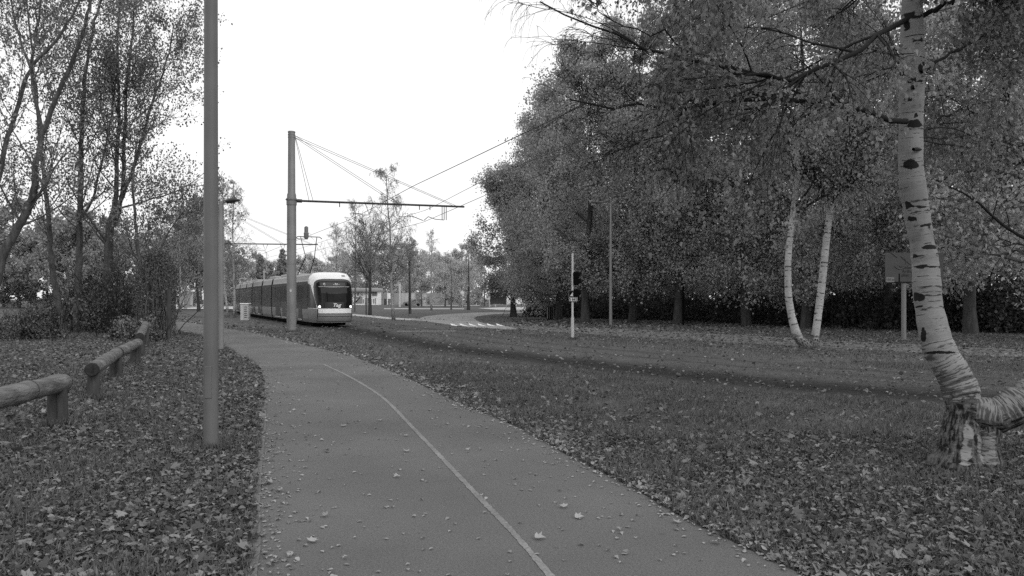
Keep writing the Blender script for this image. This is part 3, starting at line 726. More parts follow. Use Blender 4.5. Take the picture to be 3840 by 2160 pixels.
x, z = Q(2149, 1122.5); q = MB(); q.box((x, by_ - .075, z), (.355, .02, .165), 0, .004); so = q.build('number_plate', M['blind'], t)
q = MB(); q.box((x, by_ - .087, z), (.325, .006, .135)); q.build('plate_face', M['signw'], so)
def flat_text(body, size, c, m, name, parent, bold=0.0, yaw=0.0):
    V, Fs = text_mesh(body, size, 0.0, bold); mb = MB()
    mb.add([(c[0] + v[0] * math.cos(yaw), c[1] + v[0] * math.sin(yaw), c[2] + v[1]) for v in V], Fs); return mb.build(name, m, parent)
flat_text('S 662', .145, (x, by_ - .094, z), M['darktext'], 'plate_text', so, .004)

# direction sign
b = G(3393, 1279); bx_, by_ = b
t = empty('direction_sign', (bx_, by_, 0), 'large grey road direction sign on one post, half hidden by the birch trunk', 'road sign')
p = MB(); p.tube([(bx_, by_ + .08, -.05), (bx_, by_ + .08, 3.4)], .088, 18); p.build('post', M['galv2'], t, True)
x0, z0 = Q(3317, 1061); x1, z1 = Q(3535, 948); cx, cz = (x0 + x1) / 2, (z0 + z1) / 2
q = MB(); q.box((cx, by_ - .03, cz), (x1 - x0, .03, z1 - z0), 0, .008); q.build('panel', M['sign'], t)
for xa, xb, za, zb in ((x0 + .02, x1 - .02, z0 + .015, z0 + .045),):
    q = MB(); q.box(((xa + xb) / 2, by_ - .048, (za + zb) / 2), (xb - xa, .006, zb - za)); q.build('border', M['black'], t)
xm, _ = Q(3370, 1000); _, zm = Q(0, 1025)
q = MB(); q.box((xm, by_ - .048, (z0 + zm) / 2 + .02), (.045, .006, zm - z0 - .06)); q.build('route_line', M['black'], t)
# roundabout ring with its arrow exits
cxr, czr = Q(3372, 985); pts = [(cxr + .24 * math.cos(a), by_ - .05, czr + .24 * math.sin(a)) for a in np.linspace(-2.6, 1.4, 18)]
q = MB(); q.tube(pts, .022, 6); q.tube([(cxr + .08, by_ - .05, czr + .2), (cxr + .30, by_ - .05, czr + .02), (cxr + .42, by_ - .05, czr - .1)], .022, 6)
q.poly([(cxr + .30, by_ - .055, czr - .17), (cxr + .50, by_ - .055, czr - .17), (cxr + .44, by_ - .055, czr + .05)]); q.tube([(cxr - .1, by_ - .05, czr + .2), (cxr - .35, by_ - .05, czr + .4)], .022, 6)
q.build('route_diagram', M['tramd'], t)
for i, s_ in enumerate(('Vander R.', 'Arther', 'after 10')):
    x, z = Q(3403, 1003 + 14.5 * i); flat_text(s_, .17, (x, by_ - .05, z), M['darktext'], 'lettering', t, .003)
x, z = Q(3336, 1049); q = MB(); q.box((x, by_ - .05, z), (.31, .008, .19)); so = q.build('distance_plate', M['galv2'], t)
flat_text('150 m', .12, (x, by_ - .058, z), M['darktext'], 'distance_text', so, .002)

# litter bin
Y = 58.0; x = (2063 - 1920) / F * Y
t = empty('litter_bin', (x, Y, 0), 'dark slatted litter bin with a lid on the leafy grass beside the trees', 'litter bin')
p = MB(); p.tube([(x, Y, 0), (x, Y, .06), (x, Y, .08), (x, Y, 1.0)], [.2, .2, .24, .26], 16); bo = p.build('body', M['black'], t, True)
for k in range(10):
    a = k * math.pi / 5 + .1; q = MB(); q.box((x + .265 * math.cos(a), Y + .265 * math.sin(a), .55), (.02, .075, .86), a, .004); q.build('slat', M['dark'] if k % 3 else M['galv2'], bo)
p = MB(); p.tube([(x, Y, 1.06), (x, Y, 1.10), (x, Y, 1.16)], [.34, .34, .15], 16); p.build('lid', M['dark'], t, True)
for s_ in (-1, 1): q = MB(); q.tube([(x + s_ * .24, Y, .95), (x + s_ * .24, Y, 1.08)], .02, 6); q.build('lid_post', M['dark'], t)

# utility cabinet
Y = 58.5; x = (920 - 1920) / F * Y
t = empty('utility_cabinet', (x, Y, 0), 'small white utility cabinet with dark louvres standing on grass beside the tram', 'cabinet')
p = MB(); p.box((x, Y, .60), (.60, .40, 1.2), 0, .015); p.build('housing', M['signw'], t)
p = MB(); p.box((x, Y, 1.235), (.70, .50, .07), 0, .02); p.build('roof', M['white'], t)
p = MB(); p.box((x + .09, Y - .205, .60), (.36, .012, 1.08)); dd = p.build('door', M['pale'], t)
for k in range(6): q = MB(); q.box((x + .09, Y - .215, .22 + .155 * k), (.20, .012, .055), 0, .003); q.build('louvre', M['dark'], dd)

# log barriers
def log_barrier(p0, p1, z0, z1, posts, label, rad=.115):
    p0 = np.array(p0); p1 = np.array(p1); t = empty('log_barrier', (*p0, 0), label, 'barrier', 'log barriers beside the path')
    n = 22; P_ = [np.array([*(p0 + (p1 - p0) * k / n), z0 + (z1 - z0) * k / n]) for k in range(n + 1)]
    for k in range(1, n): P_[k][:2] += rng.normal(size=2) * .005; P_[k][2] += rng.normal() * .004
    rr = [rad * (1 + .035 * math.sin(k * .9 + 2) + rng.normal() * .012) for k in range(n + 1)]; rr[0] *= .93; rr[-1] *= .9
    d = unit(p1 - p0); m = MB(); m.tube(P_, rr, 20, caps=False); rl = m.build('rail', M['wood'], t, True)
    for e, P0, sg in ((0, P_[0], -1), (1, P_[-1], 1)):
        c = MB(); c.tube([P0, P0 + sg * .012 * np.array([*d, 0])], [rad * .95, rad * .85], 20); c.build('cut_end', M['woode'], rl)
    for k in (int(n * .35), int(n * .7)):
        c = MB(); c.tube([P_[k], P_[k] + .03 * np.array([*d, 0])], rad * 1.03, 20); c.build('ring_mark', M['woodd'], rl)
    for s_, dx in posts:
        q = p0 + (p1 - p0) * s_; zt = z0 + (z1 - z0) * s_ - rad * .55
        for side in ((-1, 1) if dx else (0,)):
            nrm = np.array([-d[1], d[0]]) * side * .052
            pm = MB(); pm.tube([(q[0] + nrm[0], q[1] + nrm[1], -.1), (q[0] + nrm[0], q[1] + nrm[1], zt * .5), (q[0] + nrm[0], q[1] + nrm[1], zt)], [.072, .07, .066] if side else [.1, .098, .095], 14); pm.build('post', M['woodd'], t, True)
    return t
log_barrier((-5.05, 6.6), (-5.90, 10.35), .62, .545, ((.12, 1), (.94, 1)), 'nearest wooden log rail, running out of the left edge of the picture', .118)
log_barrier((-6.70, 12.55), (-8.28, 16.5), .51, .50, ((.05, 0), (.93, 1)), 'log rail with a round dark cut end facing the camera')
log_barrier((-8.32, 16.62), (-9.45, 19.9), .50, .52, ((.82, 1),), 'middle log rail butted against the end of the one before it')
log_barrier((-10.55, 22.3), (-12.85, 27.6), .56, .74, ((.08, 1), (.9, 1)), 'farthest log rail, ending in the ivy heap')

# ================================================================ far things
def shelter(px, Y, w, h, label, m_roof, back):
    x = (px - 1920) / F * Y; t = empty('bus_shelter', (x, Y, 0), label, 'shelter')
    for sx in (-1, 1):
        for sy in (-.5, .5):
            p = MB(); p.tube([(x + sx * w * .42, Y + sy, 0), (x + sx * w * .42, Y + sy, h - .1)], .07, 8); p.build('post', M['pale'], t)
    p = MB(); p.box((x, Y, h), (w, 2.0, .28), 0, .05); p.build('roof', m_roof, t)
    p = MB(); p.box((x, Y + .6, h * .5 + .15), (w * .78, .04, h - .6)); p.build('back_panel', back, t)
    p = MB(); p.box((x, Y + .3, .5), (w * .5, .35, .06)); p.build('bench', M['pale'], t)
    return t
shelter(1868, 147, 3.9, 2.85, 'white roofed far shelter beside the pale road on the right', M['wallw'], M['grate'])
shelter(692, 128, 2.6, 2.85, 'pale tram stop shelter on the far platform left of the lamp columns', M['wallw'], M['signw'])
for px, Y, h in ((679, 126, 3.7), (708, 124, 4.2)):
    x = (px - 1920) / F * Y; t = empty('stop_pillar', (x, Y, 0), 'slim chequered pillar left of the tram stop shelter' if px < 690 else 'slim chequered pillar right of the tram stop shelter', 'pillar', 'pillars at the tram stop')
    p = MB(); p.box((x, Y, h / 2), (.42, .3, h)); p.build('shaft', M['kerb'], t)
    for k in range(5): q = MB(); q.box((x + (.08 if k % 2 else -.08), Y - .16, h - .2 - k * .28), (.2, .02, .2)); q.build('tile', M['wallw'], t)
for px0, px1, py in ((640, 672, 1158), (722, 765, 1154)):
    a, b_ = G(px0, py - 4), G(px1, py + 3); p = MB(); d = b_ - a
    p.box((*(a + b_) / 2, .35) if False else ((a + b_)[0] / 2, (a + b_)[1] / 2, .35), (np.linalg.norm(d), .2, .5), math.atan2(d[1], d[0]))
    tag(p.build('ramp_wall', M['wallw']), 'low white ramp wall left of the tram stop shelter' if px0 < 700 else 'low white ramp wall right of the tram stop shelter', 'wall')

# graffiti building
Y = 190.0; X_ = lambda px: (px - 1920) / F * Y; Z_ = lambda py: H + (HY - py) / F * Y
t = empty('flat_roofed_building', (X_(1360), Y, 0), 'low white flat roofed building covered in graffiti just right of the tram', 'building')
xa, xb = X_(1306), X_(1415); top = Z_(1094)
p = MB(); p.box(((xa + xb) / 2, Y + 4, top / 2), (xb - xa, 8, top)); wl = p.build('wall', M['wallw'], t)
p = MB(); p.box(((xa + xb) / 2, Y + 3.6, top + .28), (xb - xa + .6, 9.4, .5)); p.build('roof_edge', M['wallg'], t)
p = MB(); p.box(((xa + xb) / 2, Y + 3.6, top + .72), (xb - xa + .2, 9.0, .35)); p.build('parapet', M['pale'], t)
p = MB(); p.box((X_(1338), Y - .03, top * .52), (X_(1358) - X_(1316), .04, top * .82)); gp = p.build('graffiti_panel', M['wallg'], wl)
flat_text('BYUG', 1.5, (X_(1337), Y - .09, top * .76), M['wallw'], 'graffiti_letters', gp, .04)
flat_text('8y', 1.7, (X_(1328), Y - .09, top * .36), M['wallw'], 'graffiti_letters', gp, .03)
q = MB(); q.poly([(X_(1334), Y - .09, .5), (X_(1352), Y - .09, top * .55), (X_(1349), Y - .09, top * .6), (X_(1330), Y - .09, .7)]); q.build('graffiti_stroke', M['dark'], gp)
for px in (1363, 1371, 1378, 1392, 1401, 1408): q = MB(); q.box((X_(px), Y - .03, .9), (.30, .03, 1.2 + .5 * math.sin(px))); q.build('graffiti_stroke', M['wallg'], wl)
q = MB(); q.box((X_(1405), Y - .03, top * .83), (1.3, .03, top * .3)); q.build('window', M['wallg'], wl)
t = empty('long_low_wall', (X_(1560), Y + 6, 0), 'long pale grey wall running behind the parked car', 'wall')
Y2 = Y + 6
segs = ((1415, 1452, M['wallg']), (1452, 1468, M['wallw']), (1468, 1505, M['wallg']), (1505, 1519, M['pale']), (1519, 1600, M['wall']), (1600, 1720, M['wallg']))
for a, b_, m_ in segs:
    q = MB(); q.box(((a + b_) / 2 * Y2 / F - 1920 / F * Y2, Y2, 1.45), ((b_ - a) / F * Y2 - .02, .3, 2.9)); q.build('wall_panel', m_, t)
for px in (1421, 1429, 1443, 1448, 1458, 1463):
    q = MB(); q.box(((px - 1920) / F * Y2, Y2 - .18, .75), (.25, .03, 1.5)); q.build('graffiti_stroke', M['dark'], t)
# car
Y = 168.0; x0 = (1547 - 1920) / F * Y
t = empty('parked_car', (x0, Y, 0), 'small dark hatchback parked in front of the pale wall', 'car')
prof = [(-2.0, .25), (-2.0, .62), (-1.75, .82), (-1.0, .92), (-.35, 1.38), (1.0, 1.42), (1.65, 1.1), (1.95, .85), (2.0, .3)]
p = MB(); n = len(prof)
for yy in (-.82, .82): pass
V = [(x0 + a, Y - .8 + (.12 if c > 1 else 0), c) for a, c in prof] + [(x0 + a, Y + .8 - (.12 if c > 1 else 0), c) for a, c in prof]
p.add(V, [(i, (i + 1) % n, n + (i + 1) % n, n + i) for i in range(n)] + [tuple(range(n - 1, -1, -1)), tuple(range(n, 2 * n))]); p.build('body', M['tramg'], t)
p = MB(); p.poly([(x0 - .85, Y - .79, .93), (x0 + 1.45, Y - .79, .98), (x0 + .95, Y - .70, 1.34), (x0 - .3, Y - .70, 1.31)]); p.build('side_window', M['black'], t)
for wx in (-1.25, 1.25):
    for sy in (-.72, .72): q = MB(); q.tube([(x0 + wx, Y + sy - .1, .3), (x0 + wx, Y + sy + .1, .3)], .31, 16); q.build('wheel', M['black'], t)
# poles and round sign
def pole(px, Y, h, r, m, nm, lab, cat, extra=None):
    x = (px - 1920) / F * Y; t = empty(nm, (x, Y, 0), lab, cat); q = MB(); q.tube([(x, Y, 0), (x, Y, h)], r, 10); q.build('post', m, t)
    if extra: extra(t, x, Y, h)
    return t
def disc(t, x, Y, h):
    q = MB(); q.tube([(x, Y - .08, h - .05), (x, Y - .10, h - .05)], .33, 20); q.build('sign_disc', M['signw'], t)
    q = MB(); q.tube([(x, Y - .104, h - .05), (x, Y - .108, h - .05)], .21, 20); q.build('sign_face', M['wallw'], t)
pole(1734, 108, 2.45, .05, M['galv'], 'road_sign', 'small round white road sign on a thin post beyond the branching road', 'road sign', disc)
pole(1786, 180, 4.4, .12, M['signw'], 'white_pole', 'plain white pole standing far off between the round sign and the shelter', 'pole')
pole(1918, 146, 4.7, .10, M['galv'], 'lamp_column', 'grey lamp column standing right of the white roofed shelter', 'street lamp')
pole(1499, 150, 4.4, .20, M['signw'], 'banner_pole', 'stubby white banner pole in front of the long wall', 'pole')
pole(1373, 78, 5.0, .05, M['dark'], 'thin_post', 'thin dark post standing left of the bare upright tree', 'post')
pole(1535, 82, 5.5, .09, M['barkd'], 'tall_stake', 'dark tall stake beside the weeping birch', 'post')
pole(2562, 48, 3.3, .06, M['black'], 'dark_stake', 'thin black stake in front of the undergrowth right of the lamp', 'post')
for i, px in enumerate((1836, 1858, 1935, 1965)):
    x = (px - 1920) / F * 152; q = MB(); q.tube([(x, 152, 0), (x, 152, .8), (x, 152, .88)], [.14, .14, .05], 10)
    tag(q.build('bollard', M['signw']), ('leftmost pale bollard left of the shelter', 'pale bollard under the left end of the shelter', 'pale bollard just right of the lamp column', 'rightmost pale bollard before the slatted fence')[i], 'bollard', 'bollards beside the far road')
t = empty('slatted_fence', (3.4, 178, 0), 'pale arched slatted fence far behind the bollards', 'fence')
for k in range(8):
    px = 1958 + k * 4.6; h = 2.2 + 1.5 * math.sin((k + .5) / 8 * math.pi); x = (px - 1920) / F * 178
    q = MB(); q.box((x, 178, h / 2), (.16, .05, h)); q.build('slat', M['pale'], t)
q = MB(); q.box(((1974 - 1920) / F * 178, 178.08, .5), (2.4, .06, .12)); q.build('rail', M['pale'], t)
t = empty('white_house', ((1900 - 1920) / F * 215, 215, 0), 'white walled house showing between the trees above the shelter', 'house')
q = MB(); q.box(((1905 - 1920) / F * 215, 219, 2.6), (7.5, 7, 5.2)); wl = q.build('wall', M['wallw'], t)
q = MB(); xx = (1905 - 1920) / F * 215; q.add([(xx - 4.3, 215, 5.2), (xx + 4.3, 215, 5.2), (xx + 4.3, 223, 5.2), (xx - 4.3, 223, 5.2), (xx - 2, 219, 7), (xx + 2, 219, 7)], [(0, 1, 5, 4), (1, 2, 5), (2, 3, 4, 5), (3, 0, 4), (3, 2, 1, 0)]); q.build('roof', M['wallg'], t)
for k in (-2, 0, 2): q = MB(); q.box((xx + k, 215.48, 3.2), (1.0, .06, 1.3)); q.build('window', M['dark'], wl)
q = MB(); q.box(((2035 - 1920) / F * 80, 80, .45), (3.5, .3, .9)); tag(q.build('pale_rubble_heap', M['pale']), 'patch of pale low wall seen past the leftmost dark tree trunk', 'wall')
# ================================================================ trees
def thing_tree(name, loc, label, group=None, cat='tree'):
    return empty(name, loc, label, cat, group)

# ---- near birch
BY = 7.65
t = thing_tree('birch_tree', (*G(3620, 1760), 0), 'large white barked birch with a forked rugged foot leaning in the right foreground')
tr = [(3588, 1800), (3590, 1740), (3598, 1670), (3606, 1600), (3612, 1540), (3606, 1478), (3575, 1402), (3534, 1333), (3508, 1264), (3480, 1126), (3470, 988), (3455, 900), (3430, 745), (3416, 621), (3417, 430), (3420, 250), (3421, 0), (3428, -300), (3440, -700), (3450, -1100)]
rpx = [108, 84, 70, 62, 58, 62, 62, 57, 55, 51, 47, 45, 46, 45, 44, 43, 38, 32, 22, 10]
PT = catmull([P(a, b, BY + .25 * math.sin(b / 500)) for a, b in tr], 20)
RT = np.interp(np.linspace(0, len(tr) - 1, len(PT)), np.arange(len(tr)), rpx) / F * BY
def lump(Ps, Rs, amp):
    s_ = np.arange(Rs.shape[-1]); return Rs * (1 + amp * (.6 * np.sin(s_ * .13 + 1) + .35 * np.sin(s_ * .31) + .25 * np.sin(s_ * .71)))
stem = (PT[None], lump(PT, RT, .05)[None], 72)
leg = [P(a, b, BY + q) for a, b, q in ((3690, 1545, -.03), (3702, 1610, -.06), (3699, 1690, -.08), (3697, 1750, -.08), (3694, 1800, -.06))]
l1, lr = poly_tube(leg, np.array([60, 50, 46, 50, 64]) / F * BY, 18)
limb = [P(a, b, BY + q) for a, b, q in ((3605, 1545, .02), (3660, 1550, -.02), (3730, 1558, -.05), (3800, 1528, -.08), (3870, 1478, -.1), (3960, 1400, -.1), (4040, 1180, 0), (4090, 900, .1), (4110, 500, .2), (4100, 0, .3), (4080, -600, .5))]
l2, lr2 = poly_tube(limb, np.array([52, 64, 70, 66, 60, 52, 44, 40, 36, 30, 14]) / F * BY, 14)
def foot(V):
    px = V[:, 0] / V[:, 1] * F + 1920; py = HY - (V[:, 2] - H) / V[:, 1] * F; z = V[:, 2]
    f = np.interp(py, [0, 900, 1126, 1300, 1402, 1480, 1540, 1600, 1740, 1770], [.03, .06, .16, .34, .42, .55, .92, .92, .90, .99])
    for a_, b_, c_, d_, v_ in ((3632, 1640, 20, 60, .22), (3620, 1700, 24, 26, .25), (3640, 1662, 13, 14, 1.0), (3612, 1742, 20, 8, .3), (3585, 1605, 14, 40, .99), (3575, 1700, 26, 60, .95), (3645, 1560, 18, 34, 1.0)):
        q = ((px - a_) / c_) ** 2 + ((py - b_) / d_) ** 2; w_ = np.clip(1.5 - q, 0, 1); f = f * (1 - w_) + v_ * w_
    lg = (px > 3662) & (py > 1600); f = np.where(lg, np.interp(py, [1600, 1625, 1650, 1730, 1765], [1.0, .6, .36, .42, .9]) + .4 * (np.abs(px - 3700) > 34), f)
    cy = np.interp(px, [3660, 3730, 3800, 3870, 3960, 4040], [1550, 1556, 1528, 1478, 1400, 1180]); lb = (px > 3662) & (py <= 1600) & (py > 900)
    f = np.where(lb, np.clip(.52 + (py - cy) / 200, .40, .85), f)  # side limb darker below: the shade of its underside put into the bark
    return f
SCARS = [(3387, 276, 16, 12), (3458, 250, 15, 16), (3427, 300, 30, 8), (3409, 373, 20, 7), (3430, 463, 26, 14), (3435, 430, 10, 6), (3415, 615, 26, 18), (3396, 770, 22, 14), (3452, 776, 34, 5), (3418, 820, 22, 8), (3474, 845, 22, 5),
 (3487, 926, 28, 8), (3425, 960, 16, 7), (3470, 1000, 60, 5), (3440, 1112, 26, 14), (3448, 1150, 18, 5), (3395, 905, 12, 8), (3462, 1255, 10, 26), (3530, 1322, 60, 5), (3420, 60, 36, 10), (3400, 90, 12, 26), (3440, 150, 24, 7)]
def scar(V):
    px = V[:, 0] / V[:, 1] * F + 1920; py = HY - (V[:, 2] - H) / V[:, 1] * F; out = np.zeros(len(V))
    for a, b, c, d in SCARS:
        q = ((px - a) / c) ** 2 + ((py - b - .25 * ((px - a) / c) ** 2 * d) / d) ** 2; out = np.maximum(out, np.clip(1.35 - q * .75, 0, 1))
    return out * (V[:, 1] < BY + .22)
def rough(Pq, Rq, k):                        # deep fissures on the lower bark, as real relief
    V, f, u = tubes(Pq, Rq, k); return V
trk = tube_obj('trunk', [stem, (l1, lump(l1[0], lr[0], .06)[None], 48), (l2, lump(l2[0], lr2[0], .07)[None], 48)], M['birch'], t, uv=True, foot=foot, scar=scar)
me = trk.data; co_ = np.empty(len(me.vertices) * 3, np.float32); me.vertices.foreach_get('co', co_); co_ = co_.reshape(-1, 3); no_ = np.empty_like(co_).ravel(); me.vertices.foreach_get('normal', no_); no_ = no_.reshape(-1, 3)
fa = np.empty(len(co_), np.float32); me.attributes['foot'].data.foreach_get('value', fa)
dsp_ = np.where(co_[:, 0] < .13, 1.0, .12) * np.clip(.80 - co_[:, 2], 0, .4) * 2.0 * np.clip(fa - .45, 0, .6) * (np.sin(co_[:, 0] * 160 + 3 * np.sin(co_[:, 2] * 14)) * .010 + np.sin(co_[:, 1] * 140 + co_[:, 2] * 9) * .008 + rng.normal(size=len(co_)) * .010)
fl = np.clip(.20 - co_[:, 2], 0, .20) * .30 * (1 + .6 * np.sin(np.arctan2(co_[:, 1], co_[:, 0] + .1) * 5))
co_ += no_ * (dsp_ + fl)[:, None]; me.vertices.foreach_set('co', co_.ravel()); me.update()
limbs_px = [
 ([(3400, 455, 0), (3346, 447, -.05), (3235, 422, -.1), (3148, 404, -.1), (3067, 385, 0), (2900, 363, .1), (2751, 373, .2), (2552, 404, .3), (2353, 400, .4), (2223, 379, .5), (2136, 373, .55)], .034),
 ([(3405, 70, 0), (3310, 112, -.2), (3235, 168, -.3), (3098, 248, -.4), (3005, 280, -.5), (2906, 290, -.5), (2738, 255, -.5), (2583, 217, -.4), (2409, 180, -.4), (2304, 130, -.3), (2124, 59, -.2), (2024, 6, -.2)], .030),
 ([(2906, 288, -.5), (2738, 262, -.6), (2552, 165, -.7), (2459, 130, -.7), (2297, 81, -.6), (2235, 12, -.5)], .016),
 ([(2960, 368, .1), (2770, 354, .1), (2602, 397, 0), (2521, 472, -.1), (2428, 528, -.1), (2304, 571, -.1), (2235, 578, 0)], .014),
 ([(3460, 60, 0), (3545, 12, -.2), (3700, -80, -.4), (3900, -160, -.6)], .03),
 ([(3455, 270, 0), (3540, 215, .2), (3640, 160, .3), (3760, 60, .5), (3900, 0, .6)], .02),
 ([(3415, -80, 0), (3250, -60, .4), (3050, -90, .8), (2800, -60, 1.2), (2600, -40, 1.4), (2400, -60, 1.6)], .03),
 ([(3420, -200, 0), (3200, -260, -.8), (2950, -250, -1.4), (2700, -200, -1.8), (2450, -180, -2)], .028),
 ([(3430, -300, 0), (3300, -380, 1.2), (3200, -380, 2.4), (3100, -300, 3.4)], .028),
 ([(3440, -300, 0), (3600, -420, .9), (3750, -420, 1.8), (3900, -350, 2.6)], .028),
 ([(3425, 330, 0), (3380, 250, .8), (3330, 200, 1.7), (3250, 190, 2.8), (3100, 220, 3.6)], .022),
 ([(3425, 560, 0), (3480, 480, .6), (3560, 430, 1.2), (3650, 420, 1.8), (3780, 450, 2.2)], .018),
 ([(3440, -500, 0), (3250, -700, .6), (3000, -700, 1.4), (2700, -560, 2.2)], .026),
]
LP, LR = [], []
for pts, r in limbs_px:
    a = resample(catmull([P(x, y, BY + q) for x, y, q in pts], 5), 16); LP.append(a); LR.append(r * .86 * np.linspace(1, .28, 16))
LP, LR = np.array(LP), np.array(LR)
LP[:, 1:-1] += rng.normal(size=LP[:, 1:-1].shape) * .022
s1, r1 = grow(LP, LR, 20, .12, 1, (18, 50), .42, env=lambda q: np.interp(q, [0, .5, 1], [1, .8, .35]), n=8, trop=(-.25, .1, .0), wob=.10, rr=.5, rmin=.004)
s2, r2 = grow(s1, r1, 9, .15, 1, (20, 55), .45, n=7, trop=(0, 0, -.8), wob=.12, rr=.5, rmin=.0025)
s3, r3 = grow(np.concatenate([s2[:, :7]]), r2, 2, .3, 1, (10, 50), .55, n=7, trop=(0, 0, -2.6), wob=.10, rr=.6, rmin=.0016)
tube_obj('branches', [(LP, LR, 8), (s1, r1, 5), (s2, r2, 4), (s3, r3, 3)], M['twigb'], t)
def thin(L_, keep):                          # drop leaves by a probability per leaf
    k = rng.uniform(size=len(L_[0])) < keep(L_[0]); return tuple(q[k] if not isinstance(q, str) else q for q in L_)
def kp(p):
    px = p[:, 0] / p[:, 1] * F + 1920; pz = p[:, 2]
    return np.interp(p[:, 0] / p[:, 1], [.05, .13, .20, .30, .50, .60], [.0, .06, .30, .8, 1, .85])
la = thin(leaves_on(s3, 11, .046, 'fold', .05, .8, .1), kp); lb = thin(leaves_on(s2, 6, .046, 'fold', .05, .8, .3), kp)
leaf_cloud('crown', *la[:5], la[5], M['lf_birch'], t, extra=[lb])

# ---- twin birch on the grass between track and lane
TY = 26.0
t = thing_tree('birch_tree', (*G(3040, 1306), 0), 'slender birch with two pale stems rising in a V before the dark undergrowth')
def stem_px(pts, Y, k=5):
    a, r = poly_tube([P(x, y, Y + (q[0] if q else 0)) for x, y, r_, *q in pts], np.array([r_ for x, y, r_, *q in pts]) / F * Y, k); return a, r
a1, q1 = stem_px([(3034, 1318, 26), (3016, 1292, 20), (2990, 1258, 17), (2970, 1190, 14), (2957, 1110, 13), (2955, 1030, 12.5), (2955, 980, 12), (2963, 890, 11.5), (2975, 800, 11), (2985, 700, 10), (2988, 600, 9), (2990, 450, 7), (2996, 250, 4)], TY)
a2, q2 = stem_px([(3044, 1318, 24), (3052, 1296, 17), (3060, 1240, 14.5), (3066, 1195, 14), (3083, 1057, 14), (3097, 919, 13), (3111, 807, 12), (3129, 683, 11), (3138, 590, 10), (3150, 500, 8), (3160, 350, 6), (3165, 200, 4)], TY)
tube_obj('trunk', [(a1, q1, 14), (a2, q2, 14)], M['birchf'], t, uv=True, foot=lambda V: np.interp(V[:, 2], [0, .25, .5, .8, 6], [.95, .8, .3, .12, .05]))
A_ = resample(a1[0], 20), resample(a2[0], 20)
SP = np.array(A_); SR = np.array([np.interp(np.linspace(0, 1, 20), np.linspace(0, 1, len(q)), q) for q in (q1[0], q2[0])])
s1, r1 = grow(SP, SR, 26, .48, 1, (35, 65), 2.6, n=8, trop=(0, 0, .5), wob=.1, rr=.4, rmin=.010)
s2, r2 = grow(s1, r1, 7, .15, 1, (25, 60), 1.3, n=7, trop=(0, 0, -1.2), wob=.12, rr=.5, rmin=.006)
s3, r3 = grow(s2, r2, 3, .2, 1, (15, 50), 1.1, n=6, trop=(0, 0, -3.2), wob=.08, rr=.6, rmin=.004)
tube_obj('branches', [(s1, r1, 5), (s2, r2, 4), (s3, r3, 3)], M['twigb'], t)
la = leaves_on(s3, 9, .085, 'quad', .10, .7, .1); lb = leaves_on(s2, 5, .085, 'quad', .10, .7, .2)
leaf_cloud('crown', *la, M['lf_birch'], t, extra=[lb])

# ---- big broadleaf trees of the right hand wood
def broad_tree(loc, Ht, R, label, seed=None, trunk_r=.28, group='broadleaf trees of the right hand wood', low=.16, leaf=.17, per=26, c=(16, 7, 5), m_leaf=None, dens=1.0, name='broadleaf_tree', lean=(0, 0), env=None, fwd=None):
    t = thing_tree(name, (loc[0], loc[1], 0), label, group)
    b = np.array([loc[0], loc[1], 0.0]); top = b + np.array([lean[0], lean[1], Ht * .93])
    k = 14; tt = np.linspace(0, 1, k); T = b + (top - b) * tt[:, None]; T[1:, :2] += np.cumsum(rng.normal(size=(k - 1, 2)) * .05, axis=0) * Ht / 15
    TR = trunk_r * (1 - .88 * tt) ; TR[0] *= 1.25
    T_ = catmull(T, 2)[None]; TR_ = np.interp(np.linspace(0, 1, len(T_[0])), tt, TR)[None]
    tube_obj('trunk', [(T_, TR_, 12)], M['barkd'], t)
    ev = env or (lambda q: np.interp(q, [low, low + .14, .5, .8, 1], [.8, 1.0, .98, .78, .35]))
    s1, r1 = grow(T_, TR_, c[0] * 3, low, 1, (50, 92), R * .82, ev, n=8, trop=(0, 0, .12), wob=.10, rr=.34, rmin=.02)
    s2, r2 = grow(s1, r1, c[1], .2, 1, (25, 60), .42, n=6, trop=(0, 0, .1), wob=.13, rr=.5, rmin=.012)
    s3, r3 = grow(s2, r2, c[2], .2, 1, (25, 65), .55, n=5, trop=(0, 0, -.35), wob=.15, rr=.5, rmin=.007)
    tube_obj('branches', [(s1, r1, 5), (s2, r2, 4), (s3, r3, 3)], M['twig'], t)
    la = leaves_on(s3, per, leaf, 'quad', .26, .45, .0, clump=.45)
    leaf_cloud('crown', *la, m_leaf or M['lf_broad'], t)
    return t
BT = [
 ((1925, 70), 14.0, 4.4, 'lower leafy tree at the far left of the wood, above the white roofed shelter'),
 ((2040, 72), 18.6, 6.0, 'leafy tree at the left end of the wood with its trunk beside the litter bin'),
 ((2195, 52), 19.6, 5.9, 'tallest rounded leafy tree behind the thin lamp and signal post'),
 ((2095, 61), 16.8, 5.4, 'rounded leafy tree between the left end of the wood and the signal post'),
 ((2370, 54), 21.0, 6.0, 'leafy tree standing behind the thin lamp, a little to its right'),
 ((2540, 50), 21.5, 6.6, 'leafy tree behind the thin black stake in the middle of the wood'),
 ((2800, 47), 21.5, 6.2, 'leafy tree between the black stake and the twin birch'),
 ((3022, 43), 20.5, 6.0, 'dark trunked leafy tree directly behind the twin birch'),
 ((3330, 41), 17.0, 5.8, 'leafy tree behind the large direction sign'),
]
for (px, Y), Ht, R, lab in BT:
    broad_tree(((px - 1920) / F * Y, Y), Ht, R, lab, low=.09, trunk_r=.26, per=34, leaf=.15)
broad_tree(((3640 - 1920) / F * 36, 36), 15.5, 5.2, 'thinner leafy tree right of the white birch with sky showing through', low=.12, per=11)
broad_tree(((3900 - 1920) / F * 30, 30), 14.5, 5.0, 'leafy tree at the right edge with bare dark limbs', low=.12, per=11)
